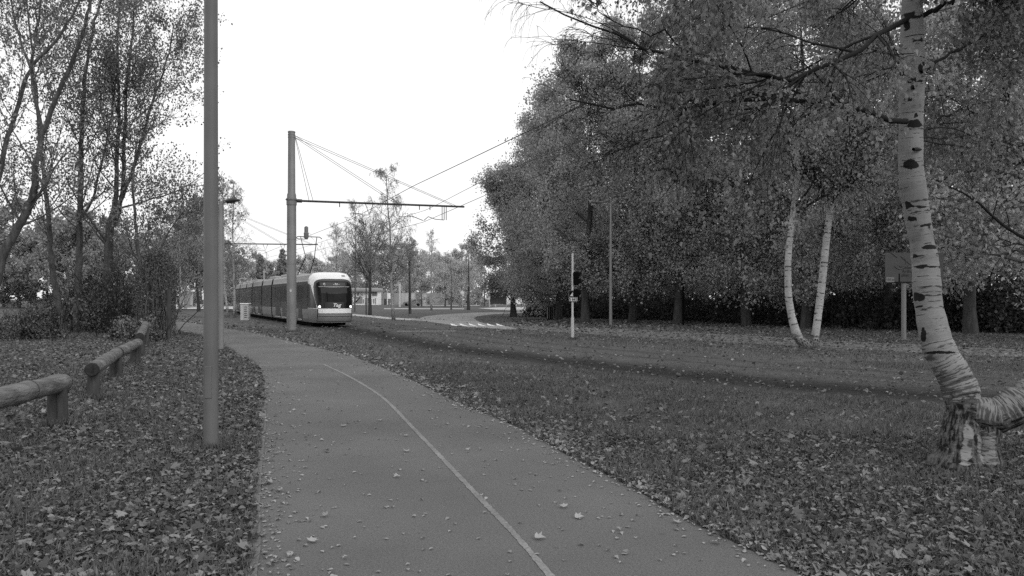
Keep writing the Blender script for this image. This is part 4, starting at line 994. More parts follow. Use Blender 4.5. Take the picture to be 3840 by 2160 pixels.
broad_tree(((2120 - 1920) / F * 84, 84), 19, 6.5, 'leafy tree filling the wood behind the signal post', low=.10, per=18, leaf=.2)
broad_tree(((2420 - 1920) / F * 70, 70), 20, 7, 'leafy tree deep in the wood behind the lamp', low=.10, per=18, leaf=.2)
broad_tree(((2750 - 1920) / F * 66, 66), 21, 7, 'leafy tree deep in the wood right of the lamp', low=.10, per=18, leaf=.2)
broad_tree(((3150 - 1920) / F * 60, 60), 18, 7, 'leafy tree deep in the wood behind the twin birch', low=.10, per=18, leaf=.2)
broad_tree(((3560 - 1920) / F * 52, 52), 13, 6.5, 'leafy tree deep in the wood at the far right', low=.10, per=18, leaf=.2)
# right-edge near tree, limbs crossing the frame
t = thing_tree('broadleaf_tree', (9.8, 12.4, 0), 'near tree just outside the right edge, its dark limbs reaching into view', 'broadleaf trees of the right hand wood')
st = [P(x, y, 12.4) for x, y in ((4250, 1500), (4240, 1250), (4200, 900), (4150, 400), (4120, 0), (4100, -500))]
a1, q1 = poly_tube(st, [.22, .19, .17, .14, .11, .05], 4); tube_obj('trunk', [(a1, q1, 14)], M['barkd'], t)
lm = [[(4200, 900), (3980, 700), (3840, 620), (3769, 560), (3680, 520), (3590, 480)], [(4200, 980), (3950, 930), (3819, 882), (3732, 820), (3651, 745), (3560, 700)], [(3850, 560), (3790, 500), (3775, 400), (3765, 300), (3740, 150)], [(4150, 500), (3950, 300), (3850, 120), (3800, -60)], [(4150, 400), (3980, 360), (3800, 200), (3650, 120)]]
LP = np.array([resample(catmull([P(x, y, 12.2 - .1 * i) for x, y in q], 4), 12) for i, q in enumerate(lm)]); LR = np.array([np.linspace(.045, .012, 12)] * len(lm))
s1, r1 = grow(LP, LR, 12, .15, 1, (25, 60), 1.0, n=7, trop=(0, 0, .1), wob=.14, rr=.45, rmin=.006)
s2, r2 = grow(s1, r1, 5, .2, 1, (25, 60), .55, n=5, trop=(0, 0, -.5), wob=.15, rr=.5, rmin=.004)
tube_obj('branches', [(LP, LR, 8), (s1, r1, 5), (s2, r2, 3)], M['twigb'], t)
la = leaves_on(s2, 9, .07, 'fold', .07, .5, .1); leaf_cloud('crown', *la, M['lf_broad'], t)

# ---- undergrowth behind the lane: separate shrubs
def shrub(loc, w, h, label, m_leaf, n=5200, leaf=.16, group='dark shrubs under the right hand wood', name='shrub', flat=.5, kind='quad'):
    t = thing_tree(name, (loc[0], loc[1], 0), label, group, 'shrub')
    b = np.array([loc[0], loc[1], 0.0])
    k = 40; base = b + np.column_stack([rng.normal(size=(k, 2)) * [w * .28, w * .12], np.zeros(k)])
    d = np.column_stack([rng.normal(size=(k, 2)) * [.45, .3], np.ones(k)]); Ls = rng.uniform(.55, 1.0, k) * h * .95
    n_ = 6; Pp = base[:, None] + unit(d)[:, None] * (np.linspace(0, 1, n_)[None, :, None] * Ls[:, None, None]); Pp[:, 1:] += rng.normal(size=(k, n_ - 1, 3)) * .05
    Rr = np.linspace(.022, .006, n_)[None] * np.ones((k, 1))
    s1, r1 = grow(Pp, Rr, 7, .1, 1, (30, 75), .45, n=5, trop=(0, 0, .1), wob=.15, rr=.6, rmin=.005)
    tube_obj('stems', [(Pp, Rr, 5), (s1, r1, 3)], M['twigb'], t)
    p = rng.normal(size=(n, 3)); p = p / np.linalg.norm(p, axis=1, keepdims=True) * rng.uniform(0, 1, (n, 1)) ** .45
    bump = 1 + .18 * np.sin(p[:, 0] * 7 + loc[0]) + .12 * np.sin(p[:, 2] * 11 + loc[1])
    p = b + np.column_stack([p[:, 0] * w * .5 * bump, p[:, 1] * w * flat * .5, np.abs(p[:, 2] * .9 + .1) * h * bump * .85 * (1 - .1 * np.abs(p[:, 0]))])
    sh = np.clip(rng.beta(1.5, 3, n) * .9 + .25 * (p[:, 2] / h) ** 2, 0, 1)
    leaf_cloud('foliage', p, unit(rng.normal(size=(n, 3)) + [0, 0, -.4]), unit(rng.normal(size=(n, 3))), leaf * rng.uniform(.6, 1.3, n), sh, kind, m_leaf, t)
    return t
sx = [(2105, 68, 7, 2.6), (2215, 66, 6, 3.0), (2330, 62, 6.5, 2.8), (2450, 60, 6, 3.0), (2580, 57, 6, 3.2), (2700, 54, 5.5, 2.8), (2820, 51, 5.5, 3.0), (2940, 48, 5, 2.8), (3060, 46, 5, 2.7), (3170, 43.5, 4.6, 2.6), (3280, 42, 4.5, 2.9), (3390, 40.5, 4.5, 2.6), (3500, 39, 4.5, 3.0), (3610, 38, 4.4, 3.2), (3730, 37, 4.6, 3.3), (3860, 36, 4.6, 3.3), (3990, 35, 5, 3.3)]
sl_ = ['at the left end of the undergrowth beside the litter bin', 'just left of the signal post', 'behind the thin tall lamp, a little to its left', 'right of the thin tall lamp', 'behind the thin black stake', 'just right of the black stake', 'between the black stake and the twin birch', 'just left of the twin birch', 'between the two stems of the twin birch', 'just right of the twin birch', 'left of the direction sign post', 'directly behind the direction sign post', 'behind the leaning white trunk', 'just right of the leaning white trunk', 'second from the right edge', 'at the right edge of the picture', 'just beyond the right edge']
for (px, Y, w, h), s_ in zip(sx, sl_):
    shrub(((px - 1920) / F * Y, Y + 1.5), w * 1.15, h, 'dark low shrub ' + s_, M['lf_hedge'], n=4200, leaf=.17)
# dark hedge wall deep in the wood
hd = MB()
t = thing_tree('hedge', (20, 76, 0), 'dark hedge closing the wood behind the shrubs', None, 'hedge')
A_ = [(5.5, 92), (15, 84), (30, 68), (48, 52)]
A_ = resample(catmull(A_, 6), 40); n = 40000; i = rng.integers(0, 39, n); fr_ = rng.uniform(size=(n, 1)); q = A_[i] * (1 - fr_) + A_[i + 1] * fr_
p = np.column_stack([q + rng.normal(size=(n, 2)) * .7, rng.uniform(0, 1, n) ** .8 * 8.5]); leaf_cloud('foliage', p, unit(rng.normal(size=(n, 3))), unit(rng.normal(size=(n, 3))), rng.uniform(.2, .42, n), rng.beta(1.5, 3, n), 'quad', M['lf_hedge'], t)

# ---- poplars on the left
def poplar(stems, Y, label, limbs=(), n1=26, L1=4.2, per=5, dens=1.0, leafsize=.11, ivy=0.0, t_lo=.25, seed=None):
    b = stems[0][0]; loc = P(b[0], b[1], Y); t = thing_tree('poplar_tree', (loc[0], loc[1], 0), label, 'poplars behind the log barriers')
    SP, SR, tb = [], [], []
    for st in stems:
        pts = [P(q[0], q[1], Y + (q[3] if len(q) > 3 else 0)) for q in st]; rr = [q[2] * .64 / F * Y for q in st]
        if st is stems[0]: pts[0][2] = -.1
        a, r = poly_tube(pts, rr, 5); a[0, 1:] += rng.normal(size=a[0, 1:].shape) * .02; tb.append((a, r, 12))
        SP.append(resample(a[0], 24)); SR.append(np.interp(np.linspace(0, 1, 24), np.linspace(0, 1, r.shape[1]), r[0]))
    tube_obj('trunk', tb, M['poplar'], t)
    SP, SR = np.array(SP), np.array(SR)
    ev = lambda q: np.interp(q, [t_lo, .45, .8, 1], [.75, 1.0, .7, .35])
    s1, r1 = grow(SP, SR, n1, t_lo, 1, (28, 62), L1 * 1.2, ev, n=9, trop=(.12, 0, .7), wob=.07, rr=.24, rmin=.013)
    s2, r2 = grow(s1, r1, 7, .15, 1, (22, 50), .38, n=7, trop=(0, 0, .45), wob=.09, rr=.5, rmin=.008)
    s3, r3 = grow(s2, r2, 3, .2, 1, (25, 60), .45, n=5, trop=(0, 0, .3), wob=.12, rr=.6, rmin=.007)
    tube_obj('branches', [(s1, r1, 5), (s2, r2, 4), (s3, r3, 3)], M['twig'], t)
    la = leaves_on(s3, per + 1, leafsize, 'quad', .16, .9, .3, clump=.3); lb = leaves_on(s2, per, leafsize, 'quad', .16, .9, .4, clump=.3)
    leaf_cloud('crown', *la, M['lf_poplar'], t, extra=[lb])
    return t
poplar([[(-60, 1250, 34), (-20, 1080, 30), (0, 990, 27), (50, 878, 24), (124, 741, 21), (135, 628, 17), (161, 502, 15), (215, 359, 13), (278, 215, 11), (323, 81, 9), (350, -60, 7), (370, -250, 4)],
        [(161, 502, 12, .4), (120, 300, 9, .8), (130, 150, 7, 1.0), (165, -50, 5, 1.2), (190, -200, 3, 1.2)]], 33, 'poplar leaning right, its thick lower trunk entering from the left edge', n1=22, L1=4.0)
poplar([[(-90, 1230, 20), (-40, 850, 17), (0, 646, 14), (54, 431, 12), (117, 260, 10), (215, 143, 8), (296, 9, 6), (340, -120, 3)], [(117, 260, 8, .3), (70, 130, 6, .5), (30, -60, 4, .6)]], 30, 'thin poplar leaning in at the upper left corner', n1=20, L1=3.2, per=4)
poplar([[(246, 1246, 22), (222, 1140, 18), (207, 1073, 17), (190, 932, 14), (180, 783, 13), (161, 628, 10), (140, 404, 8), (120, 200, 6), (100, 0, 4)]], 38, 'slim poplar with a backward leaning trunk, second cluster from the left', n1=24, L1=3.6)
poplar([[(290, 1246, 24), (293, 1100, 21), (298, 990, 19), (298, 824, 16), (305, 556, 13), (314, 359, 11), (323, 251, 9), (350, 100, 8), (377, 0, 6), (390, -200, 4)],
        [(298, 830, 9, -.2), (350, 740, 7, -.3), (385, 600, 6, -.4), (420, 420, 5, -.4), (440, 250, 3, -.4)]], 38, 'straight poplar in the middle of the left clump', n1=26, L1=3.8)
poplar([[(398, 1246, 34), (402, 1130, 30), (406, 1031, 27), (412, 866, 23), (431, 762, 14), (440, 574, 11), (447, 400, 9), (440, 200, 7), (450, 0, 5)],
        [(415, 870, 16, .3), (452, 760, 12, .3), (467, 538, 10, .4), (475, 314, 8, .4), (495, 150, 6, .5), (505, -60, 4, .5)],
        [(430, 800, 12, -.3), (502, 628, 9, -.4), (574, 377, 7, -.6), (619, 251, 5, -.6), (650, 120, 3, -.6)]], 38, 'largest poplar with three stems, nearest the tall lamp column', n1=24, L1=4.4, per=6)
# lower leafy poplar at the edge of the clump
poplar([[(560, 1240, 14), (545, 1100, 12), (520, 950, 10), (505, 800, 8), (500, 660, 6), (515, 520, 4)], [(545, 1090, 8, .2), (590, 960, 6, .2), (640, 860, 4, .2), (690, 790, 3, .2)]], 37, 'young leaning poplar at the right of the clump', n1=20, L1=3.2, per=5, t_lo=.3)

# ivy clad stump, ivy heap, brush under the poplars
t = thing_tree('ivy_covered_stump', (*G(590, 1262), 0), 'old stump wrapped in ivy and hanging vines at the right end of the left clump', None, 'stump')
Ys = 33.0; a, r = poly_tube([P(585, 1265, Ys), P(588, 1180, Ys), P(580, 1080, Ys), P(585, 1000, Ys), P(575, 930, Ys)], [.42, .36, .30, .2, .08], 5); tube_obj('trunk', [(a, r, 12)], M['barkd'], t)
k = 150; th = rng.uniform(0, 2 * np.pi, k); z0 = rng.uniform(2.2, 3.6, k); n_ = 9; zz = z0[:, None] * np.linspace(1, .02, n_)[None]
rad = .42 + rng.uniform(0, .35, k)[:, None] * np.linspace(.4, 1.3, n_)[None]
Vn = np.stack([a[0, 0, 0] + rad * np.cos(th)[:, None] + rng.normal(size=(k, n_)) * .05, a[0, 0, 1] + rad * np.sin(th)[:, None] + rng.normal(size=(k, n_)) * .05, zz], axis=-1)
tube_obj('vines', [(Vn, np.full((k, n_), .010), 4)], M['wood'], t)
n = 5200; zz = rng.uniform(.1, 1, n) ** .8 * 3.7; th = rng.uniform(0, 2 * np.pi, n); rd = np.interp(zz, [0, 1.2, 2.6, 3.7], [.55, .8, .85, .4]) * rng.uniform(.5, 1.15, n)
p = np.column_stack([a[0, 0, 0] + rd * np.cos(th), a[0, 0, 1] + rd * np.sin(th), zz]); leaf_cloud('ivy', p, unit(rng.normal(size=(n, 3)) + [0, 0, -1]), unit(rng.normal(size=(n, 3))), rng.uniform(.05, .11, n), rng.beta(1.5, 3, n), 'quad', M['lf_ivy'], t)
shb = [((505, 30), 2.3, 1.05, 'low leafy ivy heap behind the farthest log rail', M['lf_poplar'], 5200, .10),
       ((520, 34), 2.4, 3.6, 'dark brush just left of the ivy covered stump', M['lf_ivy'], 2800, .11),
       ((440, 37), 3.6, 4.6, 'dark brush at the foot of the largest poplar', M['lf_ivy'], 3200, .12),
       ((370, 39), 4.6, 3.4, 'dark brush between the largest and the straight poplar', M['lf_ivy'], 2400, .12),
       ((120, 31), 2.6, 1.6, 'small dark bush in front of the clump near the left edge', M['lf_ivy'], 3000, .09),
       ((175, 41), 3.0, 1.7, 'tangled brush behind the slim poplar', M['lf_ivy'], 1600, .12),
       ((-110, 37), 3.0, 1.7, 'tangled brush at the left edge', M['lf_ivy'], 1600, .12),
       ]
for (px, Y), w, h, lab, m_, n_, lf in shb:
    shrub(((px - 1920) / F * Y, Y), w, h, lab, m_, n=n_, leaf=lf, group='brush under the poplars', flat=.7)
pole(633, 31, 2.0, .08, M['woodd'], 'wooden_stake', 'upright wooden stake right of the ivy covered stump at the path edge', 'post')

# ---- bare and weeping trees of the middle distance
def airy_tree(name, px, Y, Ht, R, label, m_bark, trunk_r=.12, low=.3, trop1=.5, trop3=-2.2, n1=34, c2=6, c3=4, per=4, leaf=.09, m_leaf=None, m_tw=None, ang=(25, 50), stems=1, group='trees of the middle distance', rm=.012, lean=0.0, x=None, birch=False, L2=.4, L3=.6):
    x = (px - 1920) / F * Y if x is None else x
    t = thing_tree(name, (x, Y, 0), label, group)
    S1, R1 = [], []
    for s_ in range(stems):
        k = 12; tt = np.linspace(0, 1, k); T = np.array([x + s_ * .5, Y, 0.0]) + np.array([lean * Ht + s_ * .35, 0, Ht * (1 - .08 * s_)]) * tt[:, None]
        T[1:, :2] += np.cumsum(rng.normal(size=(k - 1, 2)) * .035, axis=0) * Ht / 10
        a = catmull(T, 2); S1.append(a); R1.append(np.interp(np.linspace(0, 1, len(a)), [0, .06, 1], [trunk_r * 1.2, trunk_r, trunk_r * .12]))
    S1, R1 = np.array(S1), np.array(R1)
    tube_obj('trunk', [(S1, R1, 10)], m_bark, t, uv=birch, foot=(lambda V: np.interp(V[:, 2], [0, .5, 1.2, 6], [.9, .5, .2, .12])) if birch else None)
    ev = lambda q: np.interp(q, [low, low + .15, .6, 1], [.8, 1.0, .75, .25])
    s1, r1 = grow(S1, R1, n1, low, .98, ang, R, ev, n=7, trop=(0, 0, trop1), wob=.09, rr=.4, rmin=rm * 1.3)
    s2, r2 = grow(s1, r1, c2, .15, 1, (25, 55), L2, n=6, trop=(0, 0, trop1 * .5 + trop3 * .3), wob=.11, rr=.55, rmin=rm)
    s3, r3 = grow(s2, r2, c3, .2, 1, (20, 55), L3, n=5, trop=(0, 0, trop3), wob=.12, rr=.6, rmin=rm * .8)
    tube_obj('branches', [(s1, r1, 4), (s2, r2, 3), (s3, r3, 3)], m_tw or M['twig'], t)
    if per:
        la = leaves_on(s3, per, leaf, 'quad', .08, .7, .1); leaf_cloud('crown', *la, m_leaf or M['lf_broad'], t)
    return t
M['twigm'] = mat('middle twig bark', 0.21, 0.3, 3.0, 0.95, 0.1)
M['lf_midhaze'] = leaf_mat('haze tinted middle leaves', 0.20, 0.42, 0.4)  # leaf grey lifted, some haze of the distance painted in
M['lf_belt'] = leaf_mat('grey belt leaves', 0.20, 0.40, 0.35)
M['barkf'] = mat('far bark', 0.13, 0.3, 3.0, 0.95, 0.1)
airy_tree('birch_tree', 855, 66, 12.4, 3.0, 'thin weeping birch with two stems right of the lamp columns, beside the cabinet', M['birchf'], .11, .22, .3, -3.2, 34, 7, 5, 2, .07, M['lf_midhaze'], M['twigm'], ang=(40, 75), stems=2, birch=True, lean=-.03)
airy_tree('bare_tree', 1387, 76, 8.6, 4.8, 'small round headed tree with bare upright branches just right of the tram', M['barkd'], .17, .34, .75, .6, 46, 7, 4, 1, .08, M['lf_midhaze'], M['twig'], ang=(32, 66), rm=.013)
airy_tree('birch_tree', 1476, 60, 11.6, 3.0, 'tall weeping birch with spotted trunk at the edge of the footway', M['birchf'], .13, .22, .4, -3.2, 44, 8, 5, 2, .07, M['lf_midhaze'], M['twigm'], ang=(35, 70), birch=True, lean=-.035)
airy_tree('birch_tree', 1330, 92, 12.6, 3.6, 'thin half bare birch rising behind the tram nose', M['barkf'], .11, .25, .6, -1.6, 32, 6, 4, 2, .1, M['lf_haze'], M['twigm'], rm=.018)
airy_tree('birch_tree', 1268, 98, 10.0, 4.4, 'bare tree with haze-paled twigs just above the tram roof', M['barkf'], .12, .2, .6, -.6, 32, 6, 4, 1, .1, M['lf_haze'], M['twig_haze'], rm=.02)
airy_tree('birch_tree', 1618, 106, 10.5, 3.0, 'slim pale birch standing alone on the lawn beyond the footway', M['birchf'], .14, .2, .6, -2.2, 30, 6, 3, 2, .1, M['lf_haze'], M['twig_haze'], birch=True, rm=.02)
airy_tree('young_tree', 1692, 110, 7.0, 1.8, 'young tree left of the round road sign', M['barkf'], .13, .25, .6, -.6, 24, 6, 3, 2, .1, M['lf_haze'], M['twig_haze'], rm=.02)
airy_tree('young_tree', 1757, 108, 8.0, 2.2, 'dark stemmed young tree right of the round road sign', M['barkd'], .22, .25, .6, -.6, 24, 6, 3, 3, .1, M['lf_haze'], M['twig_haze'], rm=.02)
airy_tree('young_tree', 1540, 84, 8.0, 2.4, 'slim bare tree right of the weeping birch', M['barkf'], .08, .3, .7, -.6, 26, 5, 3, 2, .1, M['lf_midhaze'], M['twigm'], rm=.015)
# left of the lamps
broad_tree(((652 - 1920) / F * 94, 94), 12.5, 4.4, 'half bare tree left of the lamp columns with stop shelter at its foot', low=.34, trunk_r=.2, per=12, leaf=.16, c=(14, 6, 4), m_leaf=M['lf_midhaze'], name='round_tree', group='trees of the middle distance')
broad_tree(((745 - 1920) / F * 98, 98), 14.0, 4.2, 'grey leafy tree just left of the tall lamp column', low=.32, trunk_r=.2, per=12, leaf=.16, c=(14, 6, 4), m_leaf=M['lf_midhaze'], name='round_tree', group='trees of the middle distance')
airy_tree('birch_tree', 676, 92, 9.5, 2.2, 'birch with spotted trunk standing before the tram stop shelter', M['birchf'], .16, .25, .6, -2, 26, 6, 3, 3, .1, M['lf_midhaze'], M['twigm'], birch=True, rm=.018)

# ---- far belt: a few kinds, copied
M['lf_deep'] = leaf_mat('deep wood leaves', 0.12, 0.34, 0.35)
kinds = []
for k in range(4):
    x = 600 + 30 * k
    t = broad_tree((x, 300), (17, 15, 19, 16)[k], (7.0, 7.5, 6.2, 7.0)[k], 'tree', low=.06, trunk_r=.26, per=11, leaf=.42, c=(12, 5, 4), m_leaf=M['lf_haze'], name='far_tree', group='far hazy tree belt')
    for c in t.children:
        if c.name.startswith('branches'): c.data.materials[0] = M['twig_haze']
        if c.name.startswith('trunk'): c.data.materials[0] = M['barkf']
    kinds.append(t)
belt = []
for px in range(1250, 1800, 46): belt.append((px + rng.uniform(-10, 10), 205 + rng.uniform(0, 30), rng.uniform(.85, 1.05)))
for px in range(1590, 1820, 75): belt.append((px + rng.uniform(-10, 10), 150 + rng.uniform(0, 16), rng.uniform(.50, .66)))
for px in range(870, 1250, 48): belt.append((px + rng.uniform(-8, 8), 165 + rng.uniform(0, 40), rng.uniform(.55, .74)))
for px in range(-260, 820, 56): belt.append((px + rng.uniform(-10, 10), (138 if px > 520 else 122) + rng.uniform(0, 26), rng.uniform(.74, 1.02)))
refs = [(640, 'the tram stop'), (900, 'the tall lamp columns'), (1200, 'the tram roof'), (1420, 'the graffiti building'), (1600, 'the long pale wall'), (1760, 'the round road sign'), (3000, 'the white roofed shelter')]
belt.sort()
cnt = {}
for i, (px, Y, s) in enumerate(belt):
    if px < 600: ref = 'the poplar clump'
    else: ref = next(n_ for lim, n_ in refs if px < lim)
    cnt.setdefault(ref, 0); cnt[ref] += 1
    src = kinds[i % 4]; x = (px - 1920) / F * Y
    ordn = ('leftmost', 'second', 'third', 'fourth', 'fifth', 'sixth', 'seventh', 'eighth', 'ninth', 'tenth', 'eleventh', 'twelfth', 'thirteenth', 'fourteenth', 'fifteenth', 'sixteenth', 'seventeenth', 'eighteenth', 'nineteenth', 'twentieth', 'twenty-first', 'twenty-second', 'twenty-third', 'twenty-fourth')[min(cnt[ref] - 1, 23)]
    lab = f"{'tall' if s > .8 else 'low'} hazy grey tree, {ordn} from the left of those behind {ref}"
    if i < 4: src.location = (x, Y, 0); src.rotation_euler[2] = rng.uniform(0, 6); src.scale = (s,) * 3; src['label'] = lab; r_ = src
    else: r_ = copy_thing(src, (x, Y, 0), rng.uniform(0, 6), s, lab)
    for c in r_.children:
        if c.name.startswith('crown'): c.material_slots[0].link = 'OBJECT'; c.material_slots[0].material = M['lf_belt'] if px < 830 else M['lf_haze']
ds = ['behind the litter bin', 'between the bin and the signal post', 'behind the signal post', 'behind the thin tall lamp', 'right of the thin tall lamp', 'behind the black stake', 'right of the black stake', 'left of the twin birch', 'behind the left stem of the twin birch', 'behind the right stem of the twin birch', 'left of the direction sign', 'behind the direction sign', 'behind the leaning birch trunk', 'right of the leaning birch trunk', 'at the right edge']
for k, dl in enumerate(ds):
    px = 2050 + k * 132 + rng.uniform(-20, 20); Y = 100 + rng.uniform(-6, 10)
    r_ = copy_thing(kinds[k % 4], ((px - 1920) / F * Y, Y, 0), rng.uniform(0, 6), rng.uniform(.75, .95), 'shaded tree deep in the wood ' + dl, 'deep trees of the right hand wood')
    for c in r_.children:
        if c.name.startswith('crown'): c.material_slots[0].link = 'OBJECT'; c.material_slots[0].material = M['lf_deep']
# conifers over the tram
def conifer(px, Y, Ht, R, label):
    x = (px - 1920) / F * Y; t = thing_tree('conifer_tree', (x, Y, 0), label, 'conifers behind the tram')
    q = MB(); q.tube([(x, Y, 0), (x, Y, Ht)], [.2, .03], 8); q.build('trunk', M['barkf'], t)
    k = 150; z = rng.uniform(.08, .97, k) * Ht; th = rng.uniform(0, 2 * np.pi, k); Ln = R * (1 - z / Ht) ** .8 * rng.uniform(.7, 1.1, k); n_ = 5; tt = np.linspace(0, 1, n_)
    Pp = np.stack([x + np.cos(th)[:, None] * Ln[:, None] * tt, Y + np.sin(th)[:, None] * Ln[:, None] * tt, z[:, None] - .25 * Ln[:, None] * tt ** 1.5 + 0 * tt], axis=-1)
    tube_obj('branches', [(Pp, np.full((k, n_), .02), 3)], M['twig_haze'], t)
    la = leaves_on(Pp, 42, .34, 'quad', .12, .9, .1); leaf_cloud('crown', *la, M['lf_con'], t)
conifer(978, 150, 10.0, 3.0, 'pointed dark fir behind the tail of the tram')
conifer(1060, 146, 11.0, 3.4, 'pointed dark fir left of the thick mast')
conifer(1015, 158, 8.6, 2.6, 'smaller fir between the two pointed firs')

# ================================================================ leaf litter and grass
def scatter(n, Y0, Y1, side=1.0):
    """points per band over the ground the camera could see, a little wider"""
    Y = Y0 + (Y1 - Y0) * rng.uniform(size=n) ** .9; wdt = Y * .70 + 1.5
    return np.column_stack([rng.uniform(-1, 1, n) * wdt, Y])
def density(Q, Y):
    inp = inside(Q, pathpoly); dl = dist_poly(Q, pL[:130]); dr = dist_poly(Q, pR[:130])
    left = (~inp) & (dl < dr); right = (~inp) & (dr <= dl)
    dT = dist_poly(Q, (TC + T2) / 2); trk = dT < 3.1
    inl = inside(Q, np.concatenate([laneS, laneN[::-1]])); inr = inside(Q, roadpoly)
    beyond = (Q[:, 1] > np.interp(Q[:, 0], T2[::-1, 0], T2[::-1, 1]) if False else np.zeros(len(Q), bool))
    pat = .5 + .5 * np.sin(Q[:, 0] * 1.7 + 1.3 * np.sin(Q[:, 1] * .9)) * np.sin(Q[:, 1] * 1.3 + 1.1 * np.sin(Q[:, 0] * 1.1))
    w = np.zeros(len(Q))
    w = np.where(left, .62 + .38 * pat + .5 * np.exp(-dl / .35), w)
    edge = np.exp(-dr / .42)
    body = np.interp(dr, [0, 1.5, 3.5, 6], [.55, .45, .30, .16]) * (.55 + .9 * pat)
    body = body * np.interp(Q[:, 1], [6, 10, 16, 30], [1, .52, .30, .25]); w = np.where(right, body + edge * 1.15, w)
    nearR = right & (Q[:, 1] < 9.5); w = np.where(nearR, np.maximum(w, .6 + .4 * pat), w)
    w = np.where(trk, .03 + .06 * pat + .25 * (Q[:, 1] < 11), w)
    lane_d = dist_poly(Q, laneS); w = np.where((~trk) & right & (lane_d < 3.2) & (Q[:, 0] > -2), .34 * (.5 + pat), w)
    dn = dist_poly(Q, laneN); w = np.where(right & (Q[:, 1] > 20) & (dn < 14) & (Q[:, 0] > 0) & ~inl & (lane_d > dn), .75, w)
    w = np.where(inl, .30 + .5 * np.exp(-np.minimum(dn, lane_d) / .3), w)
    w = np.where(inr, .01, w)
    pe = np.minimum(dl, dr); w = np.where(inp, .0065 + (.30 * np.exp(-dl / .13) + .05 * np.exp(-dl / .5)) * (Q[:, 1] < 20) + .30 * np.exp(-dr / .08) + .02 * (dr < 1.0), w)
    return w, inp, left
def litter(n, Y0, Y1, smin, smax, kind, flat=.35, lift=.0):
    Q = scatter(n, Y0, Y1); w, inp, left = density(Q, Q[:, 1]); k = rng.uniform(size=n) < w; Q = Q[k]; inp = inp[k]; m_ = len(Q)
    zz = np.where(inp, .020, rng.uniform(.01, .055, m_)) + lift
    nm = unit(np.column_stack([rng.normal(size=(m_, 2)) * np.where(inp, .16, flat)[:, None], np.ones(m_)])); ax = rng.normal(size=(m_, 3)); ax[:, 2] = 0
    ax = unit(ax - nm * np.sum(ax * nm, axis=1, keepdims=True)); sz = rng.uniform(smin, smax, m_) * np.where(inp, .7, 1)
    sh = np.clip(rng.beta(1.3, 3.4, m_) + np.where(inp, .45, 0), 0, 1)
    edge_r = dist_poly(Q, pR[:130]); sh = np.clip(sh + .38 * np.exp(-edge_r / .25), 0, 1)
    # the origin of a leaf is its stalk end: centre it
    p = np.column_stack([Q, zz]) - ax * sz[:, None] * .5
    return p, ax, nm, sz, sh, kind
S = [litter(80000, 3.0, 9.5, .03, .065, 'fold'), litter(3600, 3.0, 9.5, .05, .10, 'maple', .5, .01),
     litter(60000, 9.5, 19, .045, .09, 'fold'), litter(4000, 9.5, 19, .07, .11, 'maple', .5, .01),
     litter(60000, 19, 36, .07, .12, 'quad'), litter(52000, 36, 75, .12, .20, 'quad')]
o = leaf_cloud('fallen_leaves', *S[0], M['litter'], None, extra=S[1:]); tag(o, 'dry autumn leaves lying over the grass and along both path edges', 'leaves', kind='stuff')
# single big leaves on the asphalt
big = [(2005, 2030, .075, .0), (1160, 2045, .07, 1.0), (1290, 1605, .07, 2.0), (2125, 1912, .065, 2.6), (1495, 1795, .06, 4.0), (2755, 1880, .09, .4), (620, 1745, .08, 1.2)]
bl = ['broad maple leaf lying right of the line near the bottom edge', 'wide maple leaf lying low on the left half of the path', 'pale leaf lying mid path left of the line', 'long pale leaf lying right of the line by a dark one', 'pale curled leaf lying left of the line, halfway down', 'broad pale leaf standing up in the right hand litter', 'broad pale leaf in the grass beside the lamp foot']
for (px, py, s_, a), lab in zip(big, bl):
    g = G(px, py); ax = np.array([[math.cos(a), math.sin(a), .05]]); o = leaf_cloud('fallen_leaf', np.array([[g[0], g[1], .032]]), ax, np.array([[.08, -.22, 1.0]]), np.array([s_]), np.array([.95]), 'maple', M['litter'])
    o.data.transform(__import__('mathutils').Matrix.Translation((-g[0], -g[1], 0))); o.location = (g[0], g[1], 0); tag(o, lab, 'leaf', 'large fallen leaves')
# grass
def grass(n, Y0, Y1, smin, smax):
    Q = scatter(n, Y0, Y1); w, inp, left = density(Q, Q[:, 1]); inl = inside(Q, np.concatenate([laneS, laneN[::-1]]))
    trk = dist_poly(Q, (TC + T2) / 2) < 3.1
    pat = .5 + .5 * np.sin(Q[:, 0] * 2.3 + 1.7 * np.sin(Q[:, 1] * 1.4)) * np.sin(Q[:, 1] * 1.9)
    k = (~inp) & (~inl) & (rng.uniform(size=n) < .45 + .55 * pat); Q, trk, pat = Q[k], trk[k], pat[k]; m_ = len(Q)
    ax = unit(np.column_stack([rng.normal(size=(m_, 2)) * .55, np.ones(m_)])); nm = unit(np.column_stack([rng.normal(size=(m_, 2)), np.zeros(m_)]))
    dk = np.exp(-(dist_poly(Q, TC) / 1.0) ** 2); sz = rng.uniform(smin, smax, m_) * np.where(trk, .5, .75 + .5 * pat) * (1 - .4 * dk); sh = np.clip(rng.beta(2, 3, m_) - .42 * dk, 0, 1)
    return np.column_stack([Q, np.zeros(m_)]), ax, nm, sz, sh, 'blade'
def tufts(cs, per):
    Q = np.concatenate([np.array([c[0], c[1]]) + unit(rng.normal(size=(per, 2))) * (c[2] + np.abs(rng.normal(size=(per, 1))) * .07) for c in cs]); m_ = len(Q)
    ax = unit(np.column_stack([rng.normal(size=(m_, 2)) * .35, np.ones(m_)])); nm = unit(np.column_stack([rng.normal(size=(m_, 2)), np.zeros(m_)]))
    return np.column_stack([Q, np.zeros(m_)]), ax, nm, rng.uniform(.06, .14, m_), rng.beta(2, 3, m_), 'blade'
feet = [(*G(791, 1692), .08), (*G(829, 1319), .09), (*G(1095, 1243), .25), (*G(2147, 1273), .07), (*G(3034, 1306), .2)]
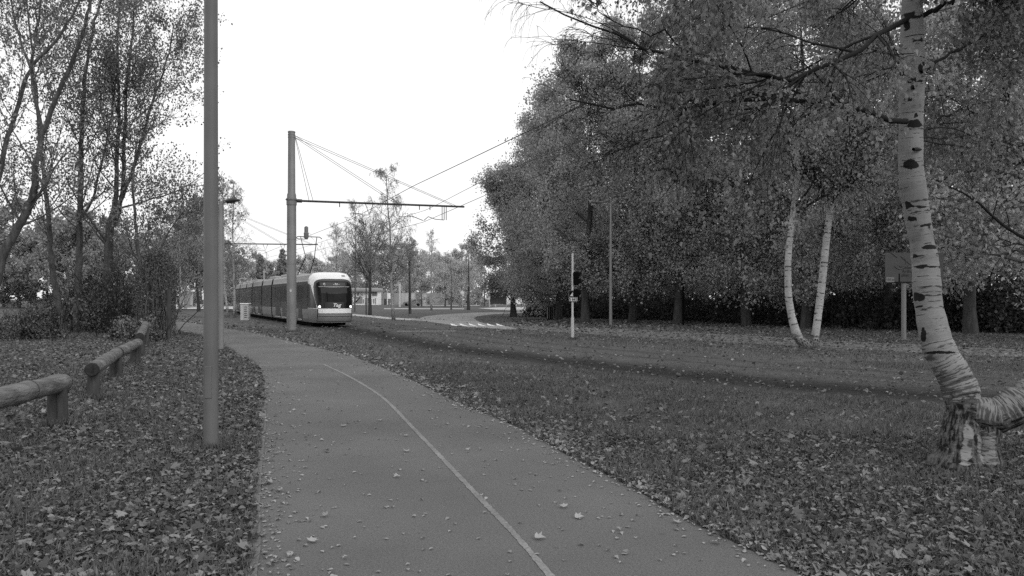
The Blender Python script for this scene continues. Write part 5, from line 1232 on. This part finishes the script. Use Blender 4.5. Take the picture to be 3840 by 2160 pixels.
feet += [(-5.15, 7.05, .1), (-5.85, 10.1, .1), (-6.8, 12.75, .12), (-8.2, 16.3, .1), (-9.25, 19.3, .1), (-10.7, 22.7, .1)]
S = [tufts(feet, 420), grass(190000, 3.0, 9.5, .045, .10), grass(150000, 9.5, 20, .06, .12), grass(90000, 20, 42, .08, .15)]
o = leaf_cloud('grass', *S[0], M['grass'], None, extra=S[1:]); tag(o, 'short ragged autumn grass between the fallen leaves', 'grass', kind='stuff')

# ================================================================ camera and light
cam = bpy.data.cameras.new('camera'); co = bpy.data.objects.new('camera', cam); COL.objects.link(co)
co.location = (0, 0, H); co.rotation_euler = (math.radians(90), 0, 0)
cam.sensor_width = 36; cam.lens = 36 * F / 3840; cam.shift_y = (HY - 1080) / 3840; cam.clip_end = 3000; cam.clip_start = .05
SC.camera = co
w = bpy.data.worlds.new('World'); SC.world = w; w.use_nodes = True; nt = w.node_tree; nt.nodes.clear()
EL, AZ = math.radians(38), math.radians(140)
sky = N(nt, 'ShaderNodeTexSky'); sky.sky_type = 'NISHITA'; sky.sun_disc = False; sky.sun_elevation = EL; sky.sun_rotation = AZ; sky.air_density = 2.0; sky.dust_density = 6.0
bw = N(nt, 'ShaderNodeRGBToBW'); L(nt, sky.outputs[0], bw.inputs[0])
mx = N(nt, 'ShaderNodeMath', operation='MULTIPLY_ADD'); mx.inputs[1].default_value = 0.35; mx.inputs[2].default_value = 10.0   # flat cloud layer over the clear sky
L(nt, bw.outputs[0], mx.inputs[0])
cc = N(nt, 'ShaderNodeCombineColor')
for i in range(3): L(nt, mx.outputs[0], cc.inputs[i])
bg = N(nt, 'ShaderNodeBackground', Strength=0.1); L(nt, cc.outputs[0], bg.inputs['Color'])
out = nt.nodes.new('ShaderNodeOutputWorld'); L(nt, bg.outputs[0], out.inputs[0])
sl = bpy.data.lights.new('sun', 'SUN'); sl.energy = 0.6; sl.angle = math.radians(20); sl.color = (1, 1, 1)
so = bpy.data.objects.new('sun', sl); COL.objects.link(so)
d = Vector((math.sin(AZ) * math.cos(EL), math.cos(AZ) * math.cos(EL), math.sin(EL)))
so.rotation_euler = d.to_track_quat('Z', 'Y').to_euler(); so.location = (0, 0, 30)
SC.view_settings.view_transform = 'Standard'; SC.view_settings.look = 'None'; SC.view_settings.exposure = 0; SC.view_settings.gamma = 1
SC.render.engine = 'CYCLES'; SC.cycles.use_denoising = False; SC.render.filter_size = 1.6; SC.cycles.max_bounces = 6; SC.cycles.diffuse_bounces = 3; SC.cycles.transmission_bounces = 3
SC.render.film_transparent = False
